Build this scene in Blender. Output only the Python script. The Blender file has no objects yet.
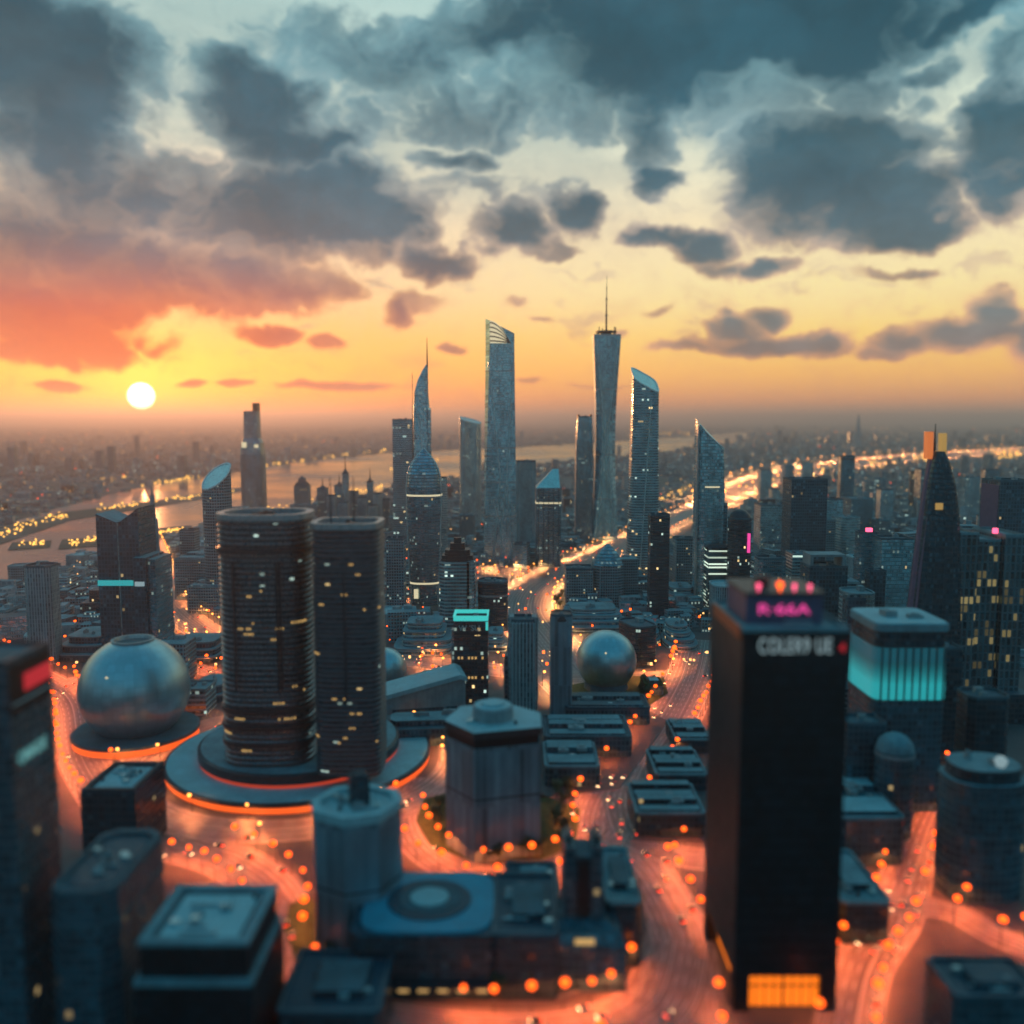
import bpy, bmesh, math, random
from mathutils import Vector, noise as mnoise
R = math.radians
PI = math.pi
SC = bpy.context.scene
COL = SC.collection
random.seed(7)

# ---------------------------------------------------------------- camera
H = 233.0                       # camera height above the city ground, metres
FPX = 900.0                     # focal length in pixels of a 1024 frame
PITCH = math.atan(92.0 / FPX)
cam_d = bpy.data.cameras.new('camera')
cam = bpy.data.objects.new('camera', cam_d)
COL.objects.link(cam)
cam.location = (0, 0, H)
cam.rotation_euler = (PI / 2 - PITCH, 0, 0)
cam_d.sensor_width = 36.0
cam_d.lens = 36.0 * FPX / 1024.0
cam_d.clip_start = 1.0
cam_d.clip_end = 200000.0
cam_d.dof.use_dof = True
cam_d.dof.focus_distance = 960.0
cam_d.dof.aperture_fstop = (cam_d.lens / 1000.0) / 5.0
SC.camera = cam

# ---------------------------------------------------------------- render and exposure
SC.render.engine = 'CYCLES'
SC.cycles.use_denoising = True
SC.cycles.max_bounces = 5
SC.cycles.diffuse_bounces = 2
SC.cycles.glossy_bounces = 3
SC.cycles.transmission_bounces = 2
SC.cycles.volume_bounces = 0
SC.cycles.sample_clamp_indirect = 4.0
SC.cycles.sample_clamp_direct = 0.0
SC.view_settings.view_transform = 'Standard'
SC.view_settings.look = 'None'
SC.view_settings.exposure = 0.0
SC.view_settings.gamma = 1.0

SUN_AZ = math.atan(-368.0 / FPX)        # measured from +Y, left is negative
SUN_EL = R(1.4)

def lin(c):
    c = c / 255.0
    return c / 12.92 if c <= 0.04045 else ((c + 0.055) / 1.055) ** 2.4
def rgb(r, g, b, a=1.0):
    return (lin(r), lin(g), lin(b), a)

# ---------------------------------------------------------------- node helper
class NT:
    def __init__(s, tree):
        s.t = tree
        s.n = tree.nodes
        s.l = tree.links
    def new(s, typ, **kw):
        n = s.n.new(typ)
        for k, v in kw.items():
            setattr(n, k, v)
        return n
    def put(s, sock, v):
        if v is None:
            return
        if isinstance(v, bpy.types.NodeSocket):
            s.l.new(v, sock)
        else:
            if isinstance(v, tuple) and sock.type == 'VECTOR':
                v = v[:3]
            sock.default_value = v
    def math(s, op, a, b=None, c=None, clamp=False):
        n = s.new('ShaderNodeMath', operation=op, use_clamp=clamp)
        s.put(n.inputs[0], a); s.put(n.inputs[1], b); s.put(n.inputs[2], c)
        return n.outputs[0]
    def vec(s, op, a, b=None):
        n = s.new('ShaderNodeVectorMath', operation=op)
        s.put(n.inputs[0], a); s.put(n.inputs[1], b)
        return n.outputs[1] if op in ('LENGTH', 'DISTANCE', 'DOT_PRODUCT') else n.outputs[0]
    def scale(s, a, f):
        n = s.new('ShaderNodeVectorMath', operation='SCALE')
        s.put(n.inputs[0], a); s.put(n.inputs[3], f)
        return n.outputs[0]
    def mix(s, f, a, b, typ='MIX'):
        n = s.new('ShaderNodeMix', data_type='RGBA', blend_type=typ)
        s.put(n.inputs[0], f); s.put(n.inputs[6], a); s.put(n.inputs[7], b)
        return n.outputs[2]
    def ramp(s, f, stops, interp='LINEAR'):
        n = s.new('ShaderNodeValToRGB')
        cr = n.color_ramp
        cr.interpolation = interp
        while len(cr.elements) > 1:
            cr.elements.remove(cr.elements[-1])
        cr.elements[0].position = stops[0][0]; cr.elements[0].color = stops[0][1]
        for p, c in stops[1:]:
            e = cr.elements.new(p); e.color = c
        s.put(n.inputs[0], f)
        return n.outputs[0]
    def smooth(s, v, a, b, lo=0.0, hi=1.0):
        n = s.new('ShaderNodeMapRange', interpolation_type='SMOOTHSTEP')
        s.put(n.inputs[0], v)
        for i, q in enumerate((a, b, lo, hi)):
            n.inputs[1 + i].default_value = q
        return n.outputs[0]
    def noise(s, v, scale, detail=4, rough=0.5, dim='3D'):
        n = s.new('ShaderNodeTexNoise', noise_dimensions=dim)
        s.put(n.inputs['Vector'], v)
        n.inputs['Scale'].default_value = scale
        n.inputs['Detail'].default_value = detail
        n.inputs['Roughness'].default_value = rough
        return n
    def sep(s, v):
        n = s.new('ShaderNodeSeparateXYZ'); s.put(n.inputs[0], v); return n.outputs
    def comb(s, x, y, z=0.0):
        n = s.new('ShaderNodeCombineXYZ')
        for i, q in enumerate((x, y, z)):
            s.put(n.inputs[i], q)
        return n.outputs[0]

# ---------------------------------------------------------------- sky
# pixel of a direction -> (azimuth, elevation), only used to say where in the sky each cloud bank stands
def azel(px, py):
    u, v = (px - 512) / FPX, (512 - py) / FPX
    x, y, z = u, math.cos(PITCH) + v * math.sin(PITCH), v * math.cos(PITCH) - math.sin(PITCH)
    return math.atan2(x, y), math.atan2(z, math.hypot(x, y))

CLOUDS = [  # centre x, y, radius x, y, density: cloud banks over the bay
    (30, 50, 130, 80, 1.15), (60, 105, 95, 50, 1.0), (0, 10, 110, 60, 1.0), (20, 140, 150, 26, .75),
    (262, 95, 72, 52, 1.15), (290, 135, 80, 40, 1.0), (320, 205, 110, 58, 1.2), (250, 215, 120, 50, .9), (380, 215, 50, 45, .9),
    (130, 190, 170, 60, .8), (60, 235, 140, 60, .85), (150, 270, 190, 50, .8), (40, 300, 130, 50, .75), (60, 340, 110, 28, .6), (250, 290, 150, 26, .55),
    (720, 20, 270, 70, 1.2), (640, 60, 120, 60, 1.1), (520, 40, 120, 45, .85), (650, 115, 40, 55, .75), (610, 10, 160, 40, 1.0),
    (400, 60, 130, 40, .62), (330, 30, 110, 30, .5), (500, 105, 190, 34, .55), (640, 90, 220, 50, .55), (820, 95, 190, 30, .45), (450, 190, 130, 30, .38),
    (830, 165, 108, 58, 1.2), (880, 205, 92, 45, 1.15), (900, 235, 85, 22, .95), (800, 205, 70, 38, .8), (855, 130, 60, 26, .8),
    (1005, 130, 66, 66, 1.1), (1010, 195, 50, 40, .75), (965, 8, 75, 26, 1.0), (920, 65, 40, 18, .7), (1020, 60, 40, 40, .6), (975, 165, 36, 40, .7),
    (700, 245, 34, 24, .9), (665, 230, 48, 15, .9), (772, 262, 42, 16, .9), (722, 265, 46, 14, .7),
    (575, 208, 30, 32, 1.0), (510, 232, 46, 25, 1.0), (432, 262, 44, 20, 1.0), (448, 152, 42, 20, .75), (478, 158, 22, 16, .7), (662, 172, 28, 24, .85), (545, 250, 36, 8, .6),
    (770, 344, 88, 13, .95), (735, 330, 40, 16, .9), (765, 318, 26, 13, .85), (822, 340, 24, 12, .9), (690, 350, 44, 6, .7),
    (975, 336, 80, 17, 1.0), (1000, 316, 30, 22, .95), (905, 342, 44, 11, .9), (880, 350, 36, 6, .7), (1040, 335, 40, 22, .9),
    (895, 276, 52, 9, .55), (450, 351, 18, 6, .65), (60, 386, 36, 6, .62), (196, 383, 18, 5, .65), (236, 384, 20, 5, .65), (340, 384, 70, 5, .6),
    (395, 312, 18, 22, .7), (272, 332, 40, 11, .8), (330, 340, 26, 9, .6), (415, 300, 30, 12, .5), (530, 380, 20, 5, .5), (545, 318, 14, 5, .5), (520, 300, 16, 8, .4),
    (600, 385, 60, 3, .4), (650, 315, 24, 8, .35), (620, 338, 9, 6, .5),
]

def build_world():
    w = bpy.data.worlds.new('World')
    SC.world = w
    w.use_nodes = True
    t = NT(w.node_tree)
    t.n.clear()
    out = t.new('ShaderNodeOutputWorld')
    bg = t.new('ShaderNodeBackground')
    t.l.new(bg.outputs[0], out.inputs[0])
    tc = t.new('ShaderNodeTexCoord')
    d = tc.outputs['Generated']
    x, y, z = t.sep(d)
    az = t.math('ARCTAN2', x, y)
    el = t.math('ARCSINE', z)
    deg = t.math('MULTIPLY', el, 180 / PI)
    f = t.math('DIVIDE', t.math('ADD', deg, 2.0), 92.0, clamp=True)
    S = lambda e, *c: ((e + 2.0) / 92.0, rgb(*c))
    clear = t.ramp(f, [S(-2, 130, 112, 112), S(0, 172, 132, 118), S(1.2, 235, 150, 104), S(2.8, 255, 182, 92), S(5.2, 255, 208, 98), S(8, 254, 230, 144),
                       S(12, 250, 230, 178), S(15, 230, 230, 202), S(19, 192, 219, 208), S(24, 165, 206, 204), S(32, 110, 172, 186), S(55, 36, 136, 168), S(90, 28, 128, 160)])
    warm = t.ramp(f, [S(-2, 120, 70, 70), S(0, 186, 84, 72), S(.6, 238, 100, 60), S(1.6, 255, 126, 36), S(3.2, 255, 152, 46), S(5.5, 252, 146, 60), S(8, 246, 150, 90),
                      S(12, 235, 180, 150), S(18, 190, 205, 198), S(26, 150, 190, 195), S(40, 70, 148, 174), S(90, 28, 128, 160)])
    back = t.ramp(f, [S(-2, 24, 84, 104), S(0, 30, 96, 116), S(6, 24, 112, 138), S(14, 26, 128, 158), S(26, 30, 146, 178), S(50, 28, 136, 170), S(90, 28, 128, 160)])
    da = t.math('SUBTRACT', az, SUN_AZ)
    near = t.math('EXPONENT', t.math('MULTIPLY', t.math('POWER', t.math('DIVIDE', da, 0.36), 2.0), -1.0))
    sky = t.mix(near, clear, warm)
    behind = t.smooth(y, 0.55, -0.15)
    sky = t.mix(behind, sky, back)
    # a little of the physical sky's own tint
    ns = t.new('ShaderNodeTexSky', sky_type='NISHITA')
    ns.sun_disc = False
    ns.sun_elevation = SUN_EL
    ns.sun_rotation = SUN_AZ
    ns.altitude = 230
    sky = t.mix(1.0, sky, t.scale(ns.outputs[0], 0.05), 'ADD')
    # sun glow and disc
    sd = (math.cos(SUN_EL) * math.sin(SUN_AZ), math.cos(SUN_EL) * math.cos(SUN_AZ), math.sin(SUN_EL))
    dn = t.vec('NORMALIZE', d)
    dist = t.vec('DISTANCE', dn, sd)
    glow = t.math('EXPONENT', t.math('MULTIPLY', dist, -18.0))
    sky = t.mix(1.0, sky, t.scale(rgb(255, 205, 60), t.math('MULTIPLY', glow, 0.80)), 'ADD')
    halo = t.math('EXPONENT', t.math('MULTIPLY', t.math('POWER', t.math('DIVIDE', dist, 0.2), 2.0), -1.0))
    sky = t.mix(1.0, sky, t.scale(rgb(255, 60, 20), t.math('MULTIPLY', halo, 0.16)), 'ADD')
    disc = t.smooth(dist, 0.0136, 0.0116)
    # clouds: density field over (azimuth, elevation)
    p0 = t.comb(az, el)
    n1 = t.noise(t.vec('MULTIPLY', p0, (1.0, 1.5, 1.0)), 7.0, 6, 0.55)
    n2 = t.noise(t.vec('MULTIPLY', p0, (1.0, 1.4, 1.0)), 19.0, 4, 0.5)
    warp = t.scale(t.vec('SUBTRACT', n1.outputs['Color'], (0.5, 0.5, 0.5)), 0.085)
    warp2 = t.scale(t.vec('SUBTRACT', n2.outputs['Color'], (0.5, 0.5, 0.5)), 0.040)
    # small low clouds are bent less than the big ones overhead
    lowk = t.smooth(el, 0.02, 0.20, 0.40, 1.15)
    p = t.vec('ADD', p0, t.scale(t.vec('ADD', warp, warp2), lowk))
    p = t.vec('MULTIPLY', p, (1, 1, 0))
    dens = None
    for (cx, cy, rx, ry, s) in CLOUDS:
        a0, e0 = azel(cx, cy)
        a1, _ = azel(cx + rx, cy); a2, _ = azel(cx - rx, cy)
        _, e1 = azel(cx, cy - ry); _, e2 = azel(cx, cy + ry)
        ka, ke = 2 / abs(a1 - a2) / 1.55, 2 / abs(e1 - e2) / 1.55
        m = t.new('ShaderNodeMapping')
        m.inputs['Location'].default_value = (-a0 * ka, -e0 * ke, 0)
        m.inputs['Scale'].default_value = (ka, ke, 0)
        # each bank follows on from the last, so that the shader is evaluated one bank at a time
        t.l.new(p if dens is None else t.vec('ADD', p, t.math('MULTIPLY', dens, 1e-9)), m.inputs['Vector'])
        r = t.vec('LENGTH', m.outputs[0])
        v = t.smooth(r, 1.0, 0.1, 0.0, s)
        dens = v if dens is None else t.math('SMOOTH_MAX', dens, v, 0.18)
    # clouds beyond the named banks (behind and to the sides)
    side = t.smooth(t.math('ABSOLUTE', az), 0.58, 0.8)
    n3 = t.noise(t.vec('MULTIPLY', p0, (1.0, 1.6, 1.0)), 3.2, 6, 0.55)
    other = t.math('MULTIPLY', t.smooth(n3.outputs['Fac'], 0.44, 0.62), t.math('MULTIPLY', side, 0.8))
    # cauliflower edges: rounded puffs at three sizes
    puff = None
    for sc_, wt in ((10.0, .55), (23.0, .30), (50.0, .15)):
        q = t.noise(t.vec('ADD', t.vec('MULTIPLY', p, (1.0, 1.25, 1.0)), t.scale(warp2, 0.5)), sc_, 2, 0.45)
        a = t.math('MULTIPLY', t.math('ADD', t.math('MULTIPLY', t.math('ABSOLUTE', t.math('SUBTRACT', t.math('MULTIPLY', q.outputs['Fac'], 2.0), 1.0)), 1.0), t.math('MULTIPLY', q.outputs['Fac'], 0.5)), wt * 1.6)
        puff = a if puff is None else t.math('ADD', puff, a)
    nn = t.math('SUBTRACT', puff, 0.60)
    dd = t.math('ADD', dens, t.math('MULTIPLY', nn, t.smooth(dens, 0.0, 0.32, 0.0, 0.80)))
    cover = t.smooth(dd, 0.12, 0.46)
    thick = t.smooth(dd, 0.22, 0.92)
    g = t.math('DIVIDE', deg, 30.0, clamp=True)
    G_ = lambda e, *c: (e / 30.0, rgb(*c))
    thin_c = t.ramp(g, [G_(0, 220, 140, 110), G_(3, 226, 158, 120), G_(7, 222, 178, 140), G_(11, 190, 170, 155), G_(15, 140, 158, 160), G_(20, 118, 160, 168), G_(30, 96, 146, 160)])
    thick_c = t.ramp(g, [G_(0, 180, 115, 105), G_(3, 138, 120, 118), G_(6, 104, 116, 122), G_(10, 70, 100, 114), G_(16, 44, 88, 104), G_(22, 32, 78, 94), G_(30, 30, 74, 94)])
    ccol = t.mix(thick, thin_c, thick_c)
    # soft light and dark billows inside each bank
    bill = t.math('MULTIPLY', t.smooth(n1.outputs['Fac'], 0.36, 0.66, 0.88, 1.22), t.smooth(puff, 0.3, 0.9, 0.92, 1.14))
    ccol = t.scale(ccol, bill)
    # clouds close to the sun take its red
    redw = t.math('MULTIPLY', t.math('EXPONENT', t.math('MULTIPLY', t.math('POWER', t.math('DIVIDE', t.math('ADD', da, 0.02), 0.30), 2.0), -1.0)),
                  t.smooth(deg, 12.5, 4.0))
    red_c = t.ramp(g, [G_(0, 240, 96, 50), G_(3.5, 242, 98, 54), G_(6.5, 226, 78, 52), G_(9, 178, 78, 72), G_(11.5, 112, 92, 102), G_(15, 76, 96, 108)])
    ccol = t.mix(t.math('MULTIPLY', redw, 0.9), ccol, red_c)
    lining = t.math('MULTIPLY', t.smooth(dd, -0.04, 0.14), t.smooth(dd, 0.52, 0.20))
    nv = t.noise(t.vec('MULTIPLY', t.vec('ADD', p0, (3.1, 1.7, 0)), (1.0, 2.6, 1.0)), 4.2, 6, 0.58)
    veil = t.math('MULTIPLY', t.smooth(nv.outputs['Fac'], 0.37, 0.58), t.math('MULTIPLY', t.smooth(deg, 8.5, 15.0), t.smooth(deg, 27.0, 21.0)))
    veil_c = t.ramp(g, [G_(10, 196, 180, 160), G_(14, 158, 170, 166), G_(18, 118, 152, 160), G_(24, 104, 150, 160)])
    sky = t.mix(t.math('MULTIPLY', veil, 0.85), sky, veil_c)
    # thin broken wisps low over the bay
    nw = t.noise(t.vec('ADD', t.vec('MULTIPLY', p, (1.0, 2.4, 1.0)), (7.7, 2.3, 0)), 15.0, 6, 0.6)
    wisp = t.math('MULTIPLY', t.smooth(nw.outputs['Fac'], 0.54, 0.70), t.math('MULTIPLY', t.smooth(deg, 2.5, 6.0), t.smooth(deg, 17.0, 10.0)))
    sky = t.mix(t.math('MULTIPLY', wisp, 0.75), sky, t.ramp(g, [G_(2, 230, 150, 112), G_(7, 206, 150, 124), G_(11, 170, 150, 142), G_(16, 130, 148, 152)]))
    sky_l = t.mix(t.math('MULTIPLY', lining, t.math('MULTIPLY', t.smooth(deg, 3.0, 9.0, 0.1, 0.55), t.smooth(y, 0.35, 0.7))), sky, t.ramp(g, [G_(5, 255, 232, 180), G_(12, 252, 236, 200), G_(17, 226, 234, 212), G_(24, 188, 220, 212)]))
    full = t.mix(t.math('MULTIPLY', cover, t.smooth(deg, 0.3, 2.0, 0.25, 0.96)), sky_l, ccol)
    cool = t.math('MULTIPLY', other, t.smooth(y, 0.75, 0.4))
    full = t.mix(t.math('MULTIPLY', cool, 0.9), full, rgb(40, 106, 128))
    full = t.mix(disc, full, (9.0, 7.6, 4.2, 1))
    # ground-side of the sphere: dim
    full = t.mix(t.smooth(deg, -1.2, -4.0), full, rgb(60, 62, 66))
    t.l.new(full, bg.inputs[0])
    bg.inputs[1].default_value = 1.0
    w.cycles.sampling_method = 'MANUAL'
    w.cycles.sample_map_resolution = 512
build_world()

sun_d = bpy.data.lights.new('sun', 'SUN')
sun = bpy.data.objects.new('sun', sun_d)
COL.objects.link(sun)
sun_d.energy = 1.5
sun_d.angle = R(0.9)
sun_d.color = (1.0, 0.36, 0.13)
sv = Vector((math.cos(SUN_EL) * math.sin(SUN_AZ), math.cos(SUN_EL) * math.cos(SUN_AZ), math.sin(SUN_EL)))
sun.rotation_euler = sv.to_track_quat('Z', 'Y').to_euler()

# ---------------------------------------------------------------- survey: photo point -> ground point
def ray(px, py):
    u, v = (px - 512) / FPX, (512 - py) / FPX
    return (u, math.cos(PITCH) + v * math.sin(PITCH), v * math.cos(PITCH) - math.sin(PITCH))
def G(px, py, z=0.0):
    d = ray(px, py)
    t = (z - H) / d[2]
    return (d[0] * t, d[1] * t)
def Zat(px, py, Y):
    d = ray(px, py)
    return H + d[2] * Y / d[1]
def mpp(Y, z):                   # metres per pixel at that distance and height
    return (Y * math.cos(PITCH) + (H - z) * math.sin(PITCH)) / FPX
# ---------------------------------------------------------------- materials
def mat_new(name):
    m = bpy.data.materials.new(name)
    m.use_nodes = True
    t = NT(m.node_tree)
    b = t.n['Principled BSDF']
    return m, t, b

def plain(name, c, rough=0.6, metal=0.0, var=0.25, scale=0.15, spec=0.4):
    """a painted, cast or sheet surface with stains and uneven gloss"""
    m, t, b = mat_new(name)
    tc = t.new('ShaderNodeTexCoord')
    n = t.noise(tc.outputs['Object'], scale, 6, 0.65)
    n2 = t.noise(t.vec('MULTIPLY', tc.outputs['Object'], (1, 1, 0.12)), scale * 6, 4, 0.6)
    k = t.math('ADD', t.math('MULTIPLY', n.outputs['Fac'], 0.6), t.math('MULTIPLY', n2.outputs['Fac'], 0.4))
    f = t.smooth(k, 0.3, 0.7, 1 - var, 1 + var)
    t.l.new(t.scale(c, f), b.inputs['Base Color'])
    b.inputs['Metallic'].default_value = metal
    b.inputs['Specular IOR Level'].default_value = spec
    t.put(b.inputs['Roughness'], t.smooth(n2.outputs['Fac'], 0.3, 0.7, max(0.03, rough - 0.1), min(1, rough + 0.1)))
    return m

def glow(name, c, s):
    m, t, b = mat_new(name)
    b.inputs['Base Color'].default_value = (0.05, 0.05, 0.05, 1)
    b.inputs['Emission Color'].default_value = c
    b.inputs['Emission Strength'].default_value = s
    return m

def facade(name, glass, frame, fh=4.0, bw=3.0, sp=0.28, mu=0.14, lit=0.03, lits=.5, litc=(1.0, 0.70, 0.30, 1), rough=0.16, metal=0.75,
           rowlit=0.0, tilt=0.035, frough=0.5, fmetal=0.2, coollit=0.2):
    """curtain wall: floor bands, mullions, panels that each reflect a little differently, a few lit offices"""
    m, t, b = mat_new(name)
    uv = t.new('ShaderNodeUVMap').outputs[0]
    u, v, _ = t.sep(uv)
    us, vs = t.math('DIVIDE', u, bw), t.math('DIVIDE', v, fh)
    fu, fv = t.math('FRACT', us), t.math('FRACT', vs)
    cu, cv = t.math('FLOOR', us), t.math('FLOOR', vs)
    oi = t.new('ShaderNodeObjectInfo')
    rnd = t.math('MULTIPLY', oi.outputs['Random'], 91.0)
    wn = t.new('ShaderNodeTexWhiteNoise', noise_dimensions='3D')
    t.l.new(t.comb(cu, cv, rnd), wn.inputs['Vector'])
    wr = t.new('ShaderNodeTexWhiteNoise', noise_dimensions='2D')
    t.l.new(t.comb(cv, rnd), wr.inputs['Vector'])
    # offices are let in runs of several bays
    wb = t.new('ShaderNodeTexWhiteNoise', noise_dimensions='3D')
    t.l.new(t.comb(t.math('FLOOR', t.math('DIVIDE', us, 5.0)), cv, rnd), wb.inputs['Vector'])
    fr = t.math('MAXIMUM', t.math('LESS_THAN', fv, sp), t.math('LESS_THAN', fu, mu))
    on = t.math('LESS_THAN', t.math('ADD', t.math('MULTIPLY', wn.outputs['Value'], 0.6), t.math('MULTIPLY', wb.outputs['Value'], 0.4)), math.sqrt(0.48 * lit)) if lit > 0 else 0.0
    if rowlit > 0:
        row = t.math('MULTIPLY', t.math('LESS_THAN', wr.outputs['Value'], rowlit), t.math('LESS_THAN', wn.outputs['Value'], 0.5))
        on = t.math('MAXIMUM', on, row)
    on = t.math('MULTIPLY', on, t.math('SUBTRACT', 1.0, fr))
    tc = t.new('ShaderNodeTexCoord')
    big = t.noise(t.vec('MULTIPLY', tc.outputs['Object'], (1, 1, 0.5)), 0.05, 4, 0.6)
    gl = t.scale(glass, t.math('ADD', 0.55, t.math('MULTIPLY', wn.outputs['Value'], 0.9)))
    gl = t.scale(gl, t.smooth(big.outputs['Fac'], 0.3, 0.7, 0.75, 1.25))
    fcol = t.scale(frame, t.smooth(big.outputs['Fac'], 0.3, 0.7, 0.8, 1.2))
    t.l.new(t.mix(fr, gl, fcol), b.inputs['Base Color'])
    t.put(b.inputs['Metallic'], t.math('ADD', t.math('MULTIPLY', fr, fmetal - metal), metal))
    t.put(b.inputs['Roughness'], t.math('ADD', t.math('MULTIPLY', fr, frough - rough), t.math('ADD', rough, t.math('MULTIPLY', wn.outputs['Value'], 0.08))))
    geo = t.new('ShaderNodeNewGeometry')
    dv = t.scale(t.vec('SUBTRACT', wn.outputs['Color'], (0.5, 0.5, 0.5)), tilt * 2)
    t.l.new(t.vec('NORMALIZE', t.vec('ADD', geo.outputs['Normal'], dv)), b.inputs['Normal'])
    if lit > 0 or rowlit > 0:
        lc = t.mix(t.math('LESS_THAN', wb.outputs['Value'], coollit * 0.6), litc, (0.40, 0.55, 0.48, 1))
        t.l.new(lc, b.inputs['Emission Color'])
        t.put(b.inputs['Emission Strength'], t.math('MULTIPLY', on, t.math('MULTIPLY', t.math('ADD', 0.25, wr.outputs['Value']), lits)))
    return m

M = {}
M['glass_teal'] = facade('teal_curtain_wall', (.46, .70, .74, 1), (.22, .31, .34, 1), 4, 2.2, .25, .16, .012)
M['glass_dark'] = facade('dark_curtain_wall', (.24, .40, .45, 1), (.13, .20, .23, 1), 4, 2.2, .3, .16, .02)
M['glass_navy'] = facade('navy_curtain_wall', (.09, .15, .18, 1), (.05, .07, .085, 1), 4, 2.4, .34, .14, .03, 1.4)
M['glass_blade'] = facade('blue_glass_wall', (.42, .68, .74, 1), (.24, .42, .46, 1), 4.2, 3.0, .16, .16, .004, tilt=.010)
M['glass_pale'] = facade('pale_glass_wall', (.42, .56, .58, 1), (.34, .42, .43, 1), 4, 2.6, .36, .12, .01)
M['banded'] = facade('banded_wall', (.18, .30, .34, 1), (.34, .46, .48, 1), 4, 3.2, .40, .05, .03, 1.5)
M['banded_dark'] = facade('dark_banded_wall', (.05, .075, .09, 1), (.085, .10, .11, 1), 4, 3.0, .42, .07, .012, 1.3, rowlit=.02, rough=.3, metal=.4)
M['ribbed'] = facade('ribbed_stone_wall', (.18, .27, .30, 1), (.26, .36, .38, 1), 4, 2.6, .1, .5, .0, frough=.7, fmetal=0, metal=.3)
M['concrete_grid'] = facade('concrete_grid_wall', (.10, .16, .19, 1), (.20, .29, .31, 1), 3.6, 3.0, .4, .35, .025, frough=.8, fmetal=0)
M['stone_block'] = facade('plain_panel_wall', (.14, .23, .27, 1), (.165, .26, .30, 1), 30, 3.4, .02, .25, .0, frough=.6, fmetal=0, metal=.2, rough=.35)
M['yellow_lit'] = facade('yellow_lit_wall', (.10, .16, .18, 1), (.11, .16, .18, 1), 6.5, 4.0, .16, .3, .12, .20, (1.0, .78, .30, 1), coollit=0)
M['green_lit'] = facade('pale_lit_bands', (.16, .24, .25, 1), (.10, .15, .16, 1), 4, 30, .5, .01, .55, .9, (.80, 1.0, .80, 1), coollit=0)
M['distant'] = facade('distant_wall', (.26, .34, .36, 1), (.30, .36, .38, 1), 6, 7, .4, .3, .018, 1.5, (1, .62, .26, 1), frough=.8, fmetal=0, metal=.2, tilt=0)
M['black_tower'] = facade('black_cladding', (.006, .013, .018, 1), (.005, .009, .012, 1), 4, 3, .12, .1, .0, rough=.34, metal=0, tilt=.01, fmetal=0)
M['near_dark'] = facade('dark_office_wall', (.05, .115, .145, 1), (.018, .040, .052, 1), 4, 3, .35, .2, .003, .4, coollit=0, rough=.2, metal=.6, fmetal=0)
M['near_blue'] = facade('slate_office_wall', (.07, .16, .20, 1), (.04, .10, .125, 1), 4, 3, .3, .25, .002, .4, coollit=0, rough=.2, metal=.6, fmetal=0)

M['roof'] = plain('grey_roof', (.15, .27, .30, 1), .75, 0, .35, .06)
M['roof_dark'] = plain('dark_roof', (.055, .12, .145, 1), .7, 0, .4, .06)
M['roof_pale'] = plain('pale_roof', (.30, .50, .53, 1), .6, 0, .2, .06)
M['roof_blue'] = plain('blue_roof', (.015, .30, .42, 1), .5, 0, .2, .05)
M['roof_navy'] = plain('navy_roof', (.01, .07, .10, 1), .5, 0, .2, .05)
M['concrete'] = plain('concrete', (.26, .30, .31, 1), .8, 0, .3, .08)
M['dark_metal'] = plain('dark_metal', (.05, .065, .075, 1), .4, .5, .3, .3)
M['steel'] = plain('steel', (.42, .48, .50, 1), .35, .8, .2, .3)
M['pale_metal'] = plain('pale_metal', (.55, .66, .66, 1), .3, .5, .15, .2)
M['white_line'] = plain('white_trim', (.62, .68, .66, 1), .4, .2, .1, .2)
M['black'] = plain('black_paint', (.006, .010, .014, 1), .5, 0, .3, .2)
M['teal_glass'] = plain('teal_roof_glass', (.50, .82, .78, 1), .35, .3, .18, .12, .8)
M['purple'] = plain('purple_panel', (.13, .10, .17, 1), .5, 0, .2, .2)
M['orange_lit'] = plain('orange_lit_edge', (.42, .13, .05, 1), .4, .6, .2, .2)

def sphere_mat():
    m, t, b = mat_new('silver_cladding')
    uv = t.new('ShaderNodeUVMap').outputs[0]
    u, v, _ = t.sep(uv)
    fu, fv = t.math('FRACT', u), t.math('FRACT', v)
    wn = t.new('ShaderNodeTexWhiteNoise', noise_dimensions='2D')
    t.l.new(t.comb(t.math('FLOOR', u), t.math('FLOOR', v)), wn.inputs['Vector'])
    seam = t.math('MAXIMUM', t.math('LESS_THAN', fu, .045), t.math('LESS_THAN', fv, .045))
    tc = t.new('ShaderNodeTexCoord')
    n = t.noise(tc.outputs['Object'], .12, 6, .65)
    c = t.scale((.38, .56, .60, 1), t.math('MULTIPLY', t.math('ADD', .92, t.math('MULTIPLY', wn.outputs['Value'], .16)), t.smooth(n.outputs['Fac'], .3, .7, .93, 1.06)))
    t.l.new(t.mix(seam, c, (.30, .45, .49, 1)), b.inputs['Base Color'])
    b.inputs['Metallic'].default_value = .8
    t.put(b.inputs['Roughness'], t.smooth(n.outputs['Fac'], .3, .7, .33, .38))
    return m
M['silver'] = sphere_mat()

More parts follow.
